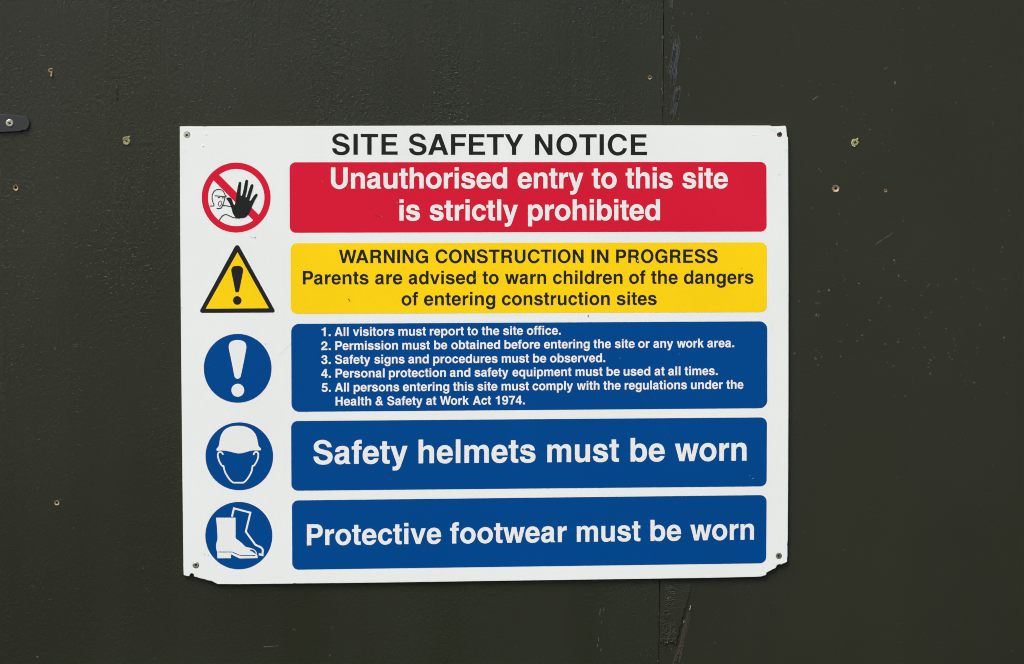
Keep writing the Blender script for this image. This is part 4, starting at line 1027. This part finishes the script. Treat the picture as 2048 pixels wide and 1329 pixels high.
for i, (x, y, w, h, a, mt) in enumerate([
        (697.2, 599.2, 2.4, 2.2, .3, 0), (699.3, 601.8, 1.4, 4.5, -.4, 0), (1176.3, 632.2, 2.4, 2.2, 0, 0), (1275.3, 522.2, 4, 2.6, .2, 5), (1273.5, 525.5, 2, 1.6, 0, 5), (1277.4, 524.6, 1.2, 1.2, 0, 0), (1239.5, 514.6, 1.4, 1.4, 0, 5), (1234.5, 525, 1.4, 1.2, 0, 5), (1259.8, 518.3, 1, 1, 0, 5),
        (1046, 898.8, 3.6, 3.2, .3, 0), (1048.3, 899, 1.4, 1.4, 0, 1), (1332.8, 756.2, 4.6, 3.4, -.5, 1), (1330.8, 759, 2, 3.5, .2, 1), (765.2, 719.5, 1.8, 2.4, 0, 0), (947.6, 715.5, 3, 2.6, .2, 1), (1326, 772, 1.6, 2, 0, 1), (1097.6, 1051, 4, 2.2, -.8, 1), (699, 365.4, 2.4, 2.2, 0, 1), (702, 365.2, 1, 1, 0, 0),
        (363.4, 616.4, 1.7, 1.7, 0, 0), (531.5, 688.6, 1.8, 1.8, 0, 0), (510.5, 475.4, 1.2, 3.4, .2, 0), (613.4, 824.4, 1.4, 1.2, 0, 0), (1499.9, 952, 2.2, 1.8, 0, 2), (1505.8, 957.3, 4.4, 1.3, -.45, 2), (1359, 708.5, 1.8, 2, 0, 2), (1241, 717.6, 1.6, 1.2, 0, 2), (958.2, 617.2, 1.4, 1.2, 0, 5), (1005, 520.6, 2.2, .7, 0, 5),
        (1375, 384, 1.4, 1.2, 0, 0), (1389, 382.6, 2.4, 1.6, 0, 1), (797, 398.5, 1.4, 1.6, 0, 1), (794, 406, .7, 2.6, .2, 3), (763, 433, .8, 1.8, .3, 3), (645, 356, 1.3, 1.3, 0, 1), (644.5, 363.6, 1.2, 1.2, 0, 3), (1483.5, 537, 1.2, 1.2, 0, 0), (1061.5, 609.5, .9, .9, 0, 5), (506.5, 1052.5, 1.2, 1.2, 0, 0), (409, 1109.5, 1.6, 1.2, 0, 1), (416.5, 1111.6, 1.6, 1.1, 0, 1),
        (478, 390.5, 1.6, 1.4, 0, 1), (815.5, 1096.5, 1.2, 1, 0, 2), (1300.5, 1110, 1.3, 1, 0, 2), (858, 1031, 1.6, .8, .6, 2), (1249, 653.5, 2.2, .7, -.6, 2), (1239, 716, 1, 2, 0, 2)]):
    nick(x, y, w, h, a, mt, 7000 + i)
for pts, w, mt in (([(581, 689), (594, 676), (607, 662)], .45, 5), ([(556, 712), (568, 700), (581, 688)], .4, 8), ([(748, 431), (757, 432), (762.5, 433.2)], .7, 3), ([(410, 730), (424, 733), (438, 742)], .5, 5), ([(526, 738), (536, 726), (541, 722)], .4, 5), ([(1280, 788), (1290, 802), (1301, 816)], .45, 5), ([(1298, 778), (1306, 790), (1311, 801)], .35, 5),
                   ([(1210, 708), (1226, 724), (1240, 738)], .4, 5), ([(946, 560), (956, 552), (962, 546)], .4, 7), ([(1024, 403), (1034, 395), (1042, 389)], .5, 6), ([(970, 459), (978, 447)], .5, 6), ([(498, 472), (506, 475), (510, 474)], .7, 8), ([(1330, 860), (1336, 872)], .4, 5), ([(896, 539), (899, 543)], .5, 7), ([(1511, 346), (1515, 341)], .6, 6),
                   ([(1265, 388), (1275, 386.5)], .5, 6), ([(983, 540), (990, 536)], .4, 7), ([(1160, 700), (1190, 735)], .3, 5), ([(1556, 350), (1561, 347.5)], .7, 8), ([(1569, 300.5), (1575, 300.3)], .6, 8), ([(1541, 258), (1553, 264)], .5, 8), ([(366, 300), (374, 305)], .4, 8)):
    mb.face([stroke(pts, w, True)], PR[4], mt)
mb.build('board', [M_WHITE, M_EDGE, M_SPECK, M_BROWN, M_SCRBLU, M_FAINTBLU, M_FAINTRED, M_FAINTYEL, M_FAINTWHT], sign)


# ------------------------------------------------------------------ screws
def cross(cx, cy, r, a, w=0.34):
    """cross-head recess: four tapered arms"""
    o = []
    for k in range(4):
        b = a + k * math.pi / 2
        for rad, da in ((r, -0.20), (r, 0.20), (r * w * 1.25, math.pi / 4)):
            o.append((cx + rad * math.cos(b + da), cy + rad * math.sin(b + da)))
    return o


def screw(x, y, r, a, y_face, m, label, rise=0.0006, depth=0.0015, rec=M_RECESS, rough=0.0, seed=1, rcross=0.55):
    t = thing('screw', W(x, y, y_face), label, 'screw', 'cross-head screws')
    b = MB()
    rim = ragged(x, y, r, rough, 32, seed)
    inner = [(x + (px - x) * .82, y + (py - y) * .82) for px, py in rim]
    c = cross(x, y, r * rcross, a)
    b.wall(rim, y_face + depth + 0.004, y_face - rise * .35, 0)
    b.wall(rim, y_face - rise * .35, y_face - rise, 0, c1=inner, smooth=True)
    b.face([inner, c], y_face - rise, 0)
    b.build('head', [m], t)
    b = MB()
    cin = [(x + (px - x) * .7, y + (py - y) * .7) for px, py in c]
    b.wall(c, y_face - rise, y_face - rise + depth, 0, c1=cin)
    b.face([cin], y_face - rise + depth, 0)
    b.build('cross_recess', [rec], t)
    return t


screw(373.7, 270.7, 6.0, .62, YF + 0.0002, M_ZINC, 'pale silver cross-head screw sunk in the sign\'s top left corner', .0001, seed=2)
screw(1559.2, 270.1, 4.6, .4, YF + 0.0016, M_RUST, 'rusty dark screw sunk in a ragged hole in the sign\'s top right corner', .0001, rough=.5, seed=3)
screw(391.6, 1130.4, 5.9, .8, YF - 0.0002, M_ZINC, 'silver cross-head screw in the sign\'s bottom left corner beside the chipped notch', .0005, seed=4)
screw(1557.7, 1112.2, 5.9, .25, YF + 0.0003, M_DULL, 'dull grey screw above the jagged break in the sign\'s bottom right corner', .0002, seed=5)
# screws driven into the bare hoarding
screw(253.3, 282.4, 7.0, .35, Y_WALL, M_BRASSY, 'brassy screw with ragged bare wood round it, between the black strap and the sign', .0008, rough=.5, seed=6)
screw(1710.4, 285.3, 7.0, .3, Y_WALL, M_BRASSY, 'clean yellow screw in the panel right of the sign', .0008, seed=7)
mb = MB()
z = lambda p: zoomed(p, 0, 180, 5.537)
mb.slab([z([(1361, 565), (1358, 540), (1368, 525), (1395, 518), (1418, 514), (1440, 508), (1441, 518), (1428, 530), (1433, 548), (1418, 530), (1395, 528), (1372, 540)])], Y_WALL - .00005, Y_WALL - .0016, .2)
mb.slab([z([(1360, 565), (1366, 595), (1385, 606), (1412, 608), (1420, 596), (1398, 600), (1376, 590)])], Y_WALL - .00005, Y_WALL - .0014, .2)
mb.build('splinter', [M_WOOD], panel_a)
mb = MB()
z = lambda p: zoomed(p, 1620, 250, 8.86)
mb.slab([z([(735, 320), (738, 285), (755, 262), (790, 246), (770, 268), (752, 292), (746, 330), (750, 355), (775, 375), (802, 380), (796, 392), (765, 380), (742, 362)])], Y_WALL - .00005, Y_WALL - .0013, .15)
mb.slab([z([(825, 243), (850, 240), (858, 252), (848, 262), (830, 256)])], Y_WALL - .00005, Y_WALL - .0016, .15)
mb.build('torn_paint', [M_EDGE], panel_b)

# ------------------------------------------------------------------ black strap on the left edge
strap = thing('metal_strap', W(-20, 247, 0), 'black metal strap end with notched round tip at the left edge', 'strap')
z = lambda p: zoomed(p, 0, 180, 5.537)
so = [(-700, 262), (0, 271), (150, 277), (214, 284), (223, 292), (238, 298), (252, 297), (264, 291), (284, 291), (304, 305), (318, 327), (326, 352), (327, 378), (320, 404), (308, 426), (293, 444), (276, 453), (262, 450), (250, 446), (236, 452), (228, 459), (215, 462), (0, 471), (-700, 486)]
mb = MB()
hol = ellipse(19.2, 246.7, 7.0, 7.0, 28)
mb.slab([z(so), hol], Y_WALL - 0.0001, Y_WALL - 0.0030, 0.9)
mb.build('plate', [M_IRON], strap)
screw(19.2, 246.7, 7.7, .5, Y_WALL - 0.0030, M_ZINC, 'pale cross-head screw holding the black metal strap', .0009, seed=8, rcross=.5)
